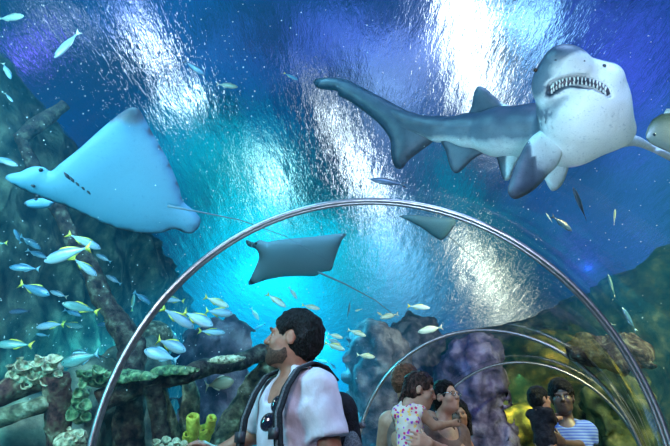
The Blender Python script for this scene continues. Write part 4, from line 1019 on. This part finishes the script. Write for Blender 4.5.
# ---------------------------------------------------------------- reef, logs and corals
M['log'] = mat('encrusted_log', [(.01, .008, .012), (.045, .03, .032), (.07, .06, .05), (.15, .15, .12)], .9, 14, bump=1, bscale=40, detail=8, spec=.2)
M['log_pale'] = mat('weathered_log', [(.02, .02, .018), (.08, .075, .05), (.16, .16, .1), (.4, .4, .28)], .9, 12, bump=1, bscale=25, detail=8, spec=.2)
M['log_red'] = mat('rusty_log', [(.02, .008, .012), (.1, .035, .035), (.14, .09, .06), (.3, .28, .2)], .9, 13, bump=1, bscale=25, detail=8, spec=.2)
M['coral_cream'] = mat('cream_coral', [(.12, .09, .06), (.5, .43, .28), (.75, .68, .5)], .8, 26, bump=.8)
M['coral_green'] = mat('green_coral', [(.02, .05, .03), (.1, .2, .09), (.3, .38, .2)], .8, 22, bump=.8)
M['sponge'] = mat('yellow_sponge', [(.4, .33, .03), (.75, .68, .1)], .8, 22, bump=.8)
M['pit'] = mat('sponge_pit', [(.05, .05, .02)], .9)
def log(name, pts, m, label, cat='log', group=None, seg=18, ext=None):
    """pts: (px, py, depth, radius px); ext adds metres straight down to the tank floor"""
    P = [at(*p[:3]) for p in pts]; r = [p[3]*p[2]/F for p in pts]
    if ext: P.append(Vector((P[-1].x+ext[0], P[-1].y+ext[1], -.3))); r.append(r[-1]*1.15)
    Q = []; rr = []; 
    for i in range(len(P)-1):
        n = max(2, int((P[i+1]-P[i]).length/.05))
        for j in range(n): Q.append(P[i].lerp(P[i+1], j/n)); rr.append(r[i]+(r[i+1]-r[i])*j/n)
    Q.append(P[-1]); rr.append(r[-1]); o = P[0]
    Q = [Vector(q) + Vector((0, 0, .012*math.sin(i*.5))) for i, q in enumerate(Q)]
    b = MB(); b.tube([q-o for q in Q], rr, seg, bump=0)
    V = np.array(b.V); c = np.array([q-o for q in Q]); 
    for i in range(len(Q)):
        sl = slice(i*seg, (i+1)*seg); dv = V[sl]-c[i]; n = vnoise(V[sl]+np.array(o), 7, 3, 3)*.35+vnoise(V[sl]+np.array(o), 25, 5, 2)*.18; V[sl] = c[i]+dv*(1+n)[:, None]
    b.V = [tuple(v) for v in V]
    ob = b.build(name, m); ob.location = o; return tag(ob, label, cat, group)
LG = 'sunken timbers'
log('sunken_pole', [(20, 138, 4.7, 5.5), (42, 186, 4.6, 6.5), (62, 217, 4.5, 7), (95, 280, 4.4, 9), (115, 318, 4.3, 10.5), (133, 348, 4.2, 13)], M['log'], 'long dark pole slanting down from behind the big ray', group=LG, ext=(.3, 0))
log('sunken_pole', [(20, 140, 4.7, 7), (34, 128, 4.8, 8), (50, 116, 4.9, 7), (66, 104, 5.0, 5)], M['log'], 'short dim beam meeting the top of the long dark pole', group=LG)
log('sunken_log', [(100, 401, 3.75, 12), (125, 390, 3.8, 12), (150, 384, 3.85, 9), (185, 374, 3.9, 8), (230, 363, 4.35, 8), (276, 351, 4.9, 9)], M['log'], 'long encrusted log lying level below the school of fish', group=LG)
log('log_post', [(152, 384, 3.8, 9), (158, 415, 3.8, 9), (164, 450, 3.8, 9.5)], M['log'], 'thick post under the level log, left of the thin one', 'post', LG, ext=(0, 0))
log('log_post', [(160, 390, 3.9, 5), (170, 418, 3.9, 6), (180, 450, 3.9, 6.5)], M['log_pale'], 'thin leaning post next to the thick post', 'post', LG, ext=(.1, 0))
log('log_post', [(188, 378, 4.4, 7), (191, 400, 4.4, 9), (186, 450, 4.4, 12)], M['log_pale'], 'pale blurred post behind the yellow sponges', 'post', LG, ext=(0, 0))
log('leaning_trunk', [(276, 358, 4.75, 9), (258, 385, 4.7, 14), (238, 418, 4.6, 15), (218, 452, 4.4, 16)], M['log_pale'], 'broad mottled trunk leaning down-left behind the man in white', 'log', LG, ext=(-.4, 0))
log('log_post', [(57, 374, 3.2, 11), (57, 400, 3.2, 12), (58, 450, 3.2, 13)], M['log_red'], 'rusty brown post left of the ring-shaped corals', 'post', LG, ext=(0, 0))
log('sunken_log', [(-30, 407, 3.1, 13), (0, 397, 3.15, 13), (30, 383, 3.25, 12), (50, 375, 3.3, 10)], M['log_red'], 'dark red-brown log rising from the left edge under the cup coral', group=LG)
log('sunken_log', [(-30, 425, 3.0, 10), (0, 419, 3.05, 10), (30, 409, 3.1, 9), (52, 401, 3.2, 8)], M['log_pale'], 'blue-grey log at the left edge below the red-brown one', group=LG)
def rock(name, px, py, d, rx, ry, m, label, rd=.5, h=.05, seed=1, amp=.5, cat='rock', group=None, base=None, rot=0):
    c = at(px, py, d); s = d/F; pr = [E2(px, py, d, rx, ry, rd, .1, rot)]
    z0 = base
    if base is not None:
        pr.append(cone(c, Vector((c.x, c.y+.1, base)), min(rx*s, rd), rx*s*1.3, .2))
    pr = [xf(p, Matrix.Translation(-c)) for p in pr]; a = amp*min(rx, ry)*s
    o = sdf_obj(name, pr, h, m, disp=lambda P: vnoise(P+np.array(c), .9/(rx*s), seed, 2)*a+vnoise(P+np.array(c), 3/(rx*s), seed+2, 3)*a*.5)
    o.location = c; return tag(o, label, cat, group)
RG = 'reef rocks'
rock('reef_rock', 28, 448, 3.7, 60, 20, M['rock'], 'teal algae-covered rock at the bottom left corner', .5, .04, 3, group=RG, base=-.3)
rock('reef_rock', 218, 350, 6.2, 26, 26, M['rock_purple'], 'dark rock between the fish and the face of the man in white', .5, .05, 5, .7, group=RG, base=-.3)
rock('reef_rock', 138, 372, 4.9, 32, 22, M['rock'], 'dark rock behind the long level log', .4, .05, 8, group=RG, base=-.3)
rock('reef_rock', 90, 400, 4.3, 34, 22, M['rock'], 'rock behind the ring-shaped corals', .4, .05, 18, group=RG, base=-.3)
rock('reef_rock', 152, 339, 5.2, 14, 8, M['log_pale'], 'brown rounded rock tip under the blue-silver fish', .2, .03, 9, .4, group=RG, base=-.3)
rock('reef_rock', 376, 352, 8.2, 24, 30, M['rock_purple'], 'pointed purple-grey rock left of the middle arch', .6, .07, 11, .5, group=RG, base=-.3)
rock('reef_rock', 416, 344, 12, 26, 22, M['rock_purple'], 'hazy purple rock behind the top left of the middle arch', .6, .07, 12, .6, group=RG, base=-.3)
rock('reef_rock', 612, 352, 4.9, 36, 10, M['log'], 'dark overhanging ledge crossing behind the tall arch at the right', .35, .035, 13, 1.3, group=RG, rot=-8)
rock('reef_rock', 470, 366, 9.8, 26, 26, M['rock_purple'], 'violet-lit rock between the middle and the smallest arch', .6, .07, 21, .6, group=RG, base=-.3)
rock('reef_rock', 520, 428, 12, 34, 16, M['rock_green'], 'yellow-lit rock left of the baby', .6, .07, 15, .5, group=RG, base=-.3)
rock('reef_rock', 618, 410, 8.3, 30, 34, M['rock_green'], 'green rock behind the right foot of the smallest arch', .5, .05, 16, .5, group=RG, base=-.3)
def cups(px, py, d, items, m, label, base, name='cup_coral', group=None, cat='coral'):
    """a mound set with open cups; items: (dx, dy, r px, tilt)"""
    c = at(px, py, d); root = empty(name, c, label=label, cat=cat, group=group)
    pr = [xf(E2(px+b[0], py+b[1], d+.05, b[2], b[3], .09, .03), Matrix.Translation(-c)) for b in base]
    sdf_obj('mound', pr, .015, m, root, disp=lambda P: vnoise(P, 22, 4, 3)*.025)
    to = (Vector((0, 0, CH))-c).normalized()
    for i, (dx, dy, r, tl) in enumerate(items):
        R_ = r*d/F; p = at(px+dx, py+dy, d-.04)-c; n = (to*(1-tl)+Vector((random.uniform(-.4, .4), 0, 1))*tl).normalized(); u = n.orthogonal().normalized(); v = n.cross(u); b = MB(); rr = []
        for (rad, hh) in ((.45, -.9), (.7, -.2), (.98, .35), (1.05, .45), (.92, .45), (.7, .15), (.45, -.15), (.1, -.25)):
            rr.append([p+(u*math.cos(a)+v*math.sin(a))*R_*rad*(1+.09*math.sin(3*a+i)+.04*math.sin(7*a))+n*R_*hh for a in [2*PI*j/18 for j in range(18)]])
        b.rings(rr); b.build('cup', m, root)
    return root
cups(34, 373, 3.2, [(-12, -5, 7.5, .5), (3, -7, 6, .55), (14, -3, 7, .6), (-2, 4, 5.5, .4), (-20, 3, 5, .4), (12, 8, 6, .3), (20, -12, 7, .5), (-8, 12, 5, .2), (24, 2, 4, .4), (4, -15, 4, .8), (-14, -14, 3.5, .8), (-24, -6, 3.5, .6)], M['coral_cream'], 'cluster of cream cup corals on the end of the red-brown log', [(-8, 2, 18, 13), (12, -2, 16, 14)])
cups(80, 408, 3.2, [(-8, 8, 6, .3), (-2, -14, 5, .3), (5, -2, 6, .3), (6, 10, 5, .4), (-4, -2, 4, .3), (2, -22, 4, .4)], M['coral_green'], 'green ring-shaped corals clinging beside the rusty brown post', [(0, 0, 8, 16), (2, -14, 6, 8)], 'ring_coral')
cups(98, 376, 3.7, [(-10, 0, 6, .6), (0, -4, 7, .6), (10, 1, 6, .6), (2, 5, 5, .4), (-18, -3, 4.5, .7)], M['coral_green'], 'pale green coral tuft left of the foot of the tall arch', [(0, 2, 18, 8)])
cups(72, 434, 3.1, [(-5, 2, 3, .3), (3, 6, 2.5, .3), (-3, -5, 2, .3), (8, 0, 4, .3)], M['coral_cream'], 'small white-dotted coral near the bottom, under the ring-shaped corals', [(0, 6, 16, 9)], 'cup_coral')
cups(170, 446, 3.62, [(-14, -3, 4, .5), (-4, -5, 4.5, .5), (6, -4, 4, .5), (14, -2, 3.5, .5)], M['coral_cream'], 'pale coral row at the feet of the two dark posts', [(0, 4, 20, 6)])
def plate(pts, d, m, label, tilt=.9):
    cx = sum(p[0] for p in pts)/len(pts); cy = sum(p[1] for p in pts)/len(pts); o = at(cx, cy, d)
    b = MB(); slab(b, pts, lambda x, y: at(x, y, d-.014*(y-cy)+.02*math.sin(x*.5)), .05, 5, 2.5); relative(b, o)
    V = np.array(b.V); V += (vnoise(V, 20, 6, 3)*.015)[:, None]; b.V = [tuple(v) for v in V]
    ob = b.build('plate_coral', m); ob.location = o; return tag(ob, label, 'coral', 'plate corals on the long log')
plate([(112, 378), (118, 371), (130, 369), (145, 371), (158, 375), (152, 380), (135, 381), (120, 384)], 3.7, M['coral_green'], 'flat green plate coral on the left of the long level log')
plate([(150, 371), (160, 366), (175, 365), (192, 367), (200, 370), (190, 374), (170, 375), (156, 375)], 3.8, M['coral_green'], 'flat green plate coral on the middle of the long level log')
plate([(208, 361), (218, 356), (235, 355), (246, 357), (240, 361), (222, 364)], 4.0, M['coral_cream'], 'thin pale plate coral on the right part of the long level log')
def sponge(px, py, d, tubes, label):
    c = at(px, py, d); root = empty('tube_sponge', c, label=label, cat='sponge', group='yellow tube sponges')
    for i, (x0, y0, x1, y1, r) in enumerate(tubes):
        a = at(px+x0, py+y0, d)-c; b_ = at(px+x1, py+y1, d-.06)-c; s = d/F; R_ = r*s; t = (b_-a).normalized(); u = t.orthogonal().normalized(); v = t.cross(u); b = MB(); rr = []
        L_ = (b_-a).length
        for f, q in ((0, .6), (.15, .8), (.3, 1.0), (.45, .93), (.6, 1.06), (.75, .97), (.9, 1.02), (1, .9), (1.0, .62), (.85, .5), (.6, .4)):
            rr.append([a+t*L_*f+(u*math.cos(w)+v*math.sin(w))*R_*q*(1+.05*math.sin(5*w+f*9)) for w in [2*PI*j/16 for j in range(16)]])
        b.rings(rr); o = b.build('tube', M['sponge'], root)
        h_ = MB(); h_.ball(a+t*L_*.7, R_*.5, 0, 10, 6); h_.build('pit', M['pit'], o)
sponge(193, 432, 3.8, [(0, 10, 0, -16, 6.5), (-7, 10, -6, 2, 4)], 'taller ribbed yellow tube sponge, left one of the two')
sponge(206, 430, 4.05, [(0, 12, -3, -2, 6), (2, 6, 6, -13, 5)], 'yellow sponge with open mouths, right one of the two')
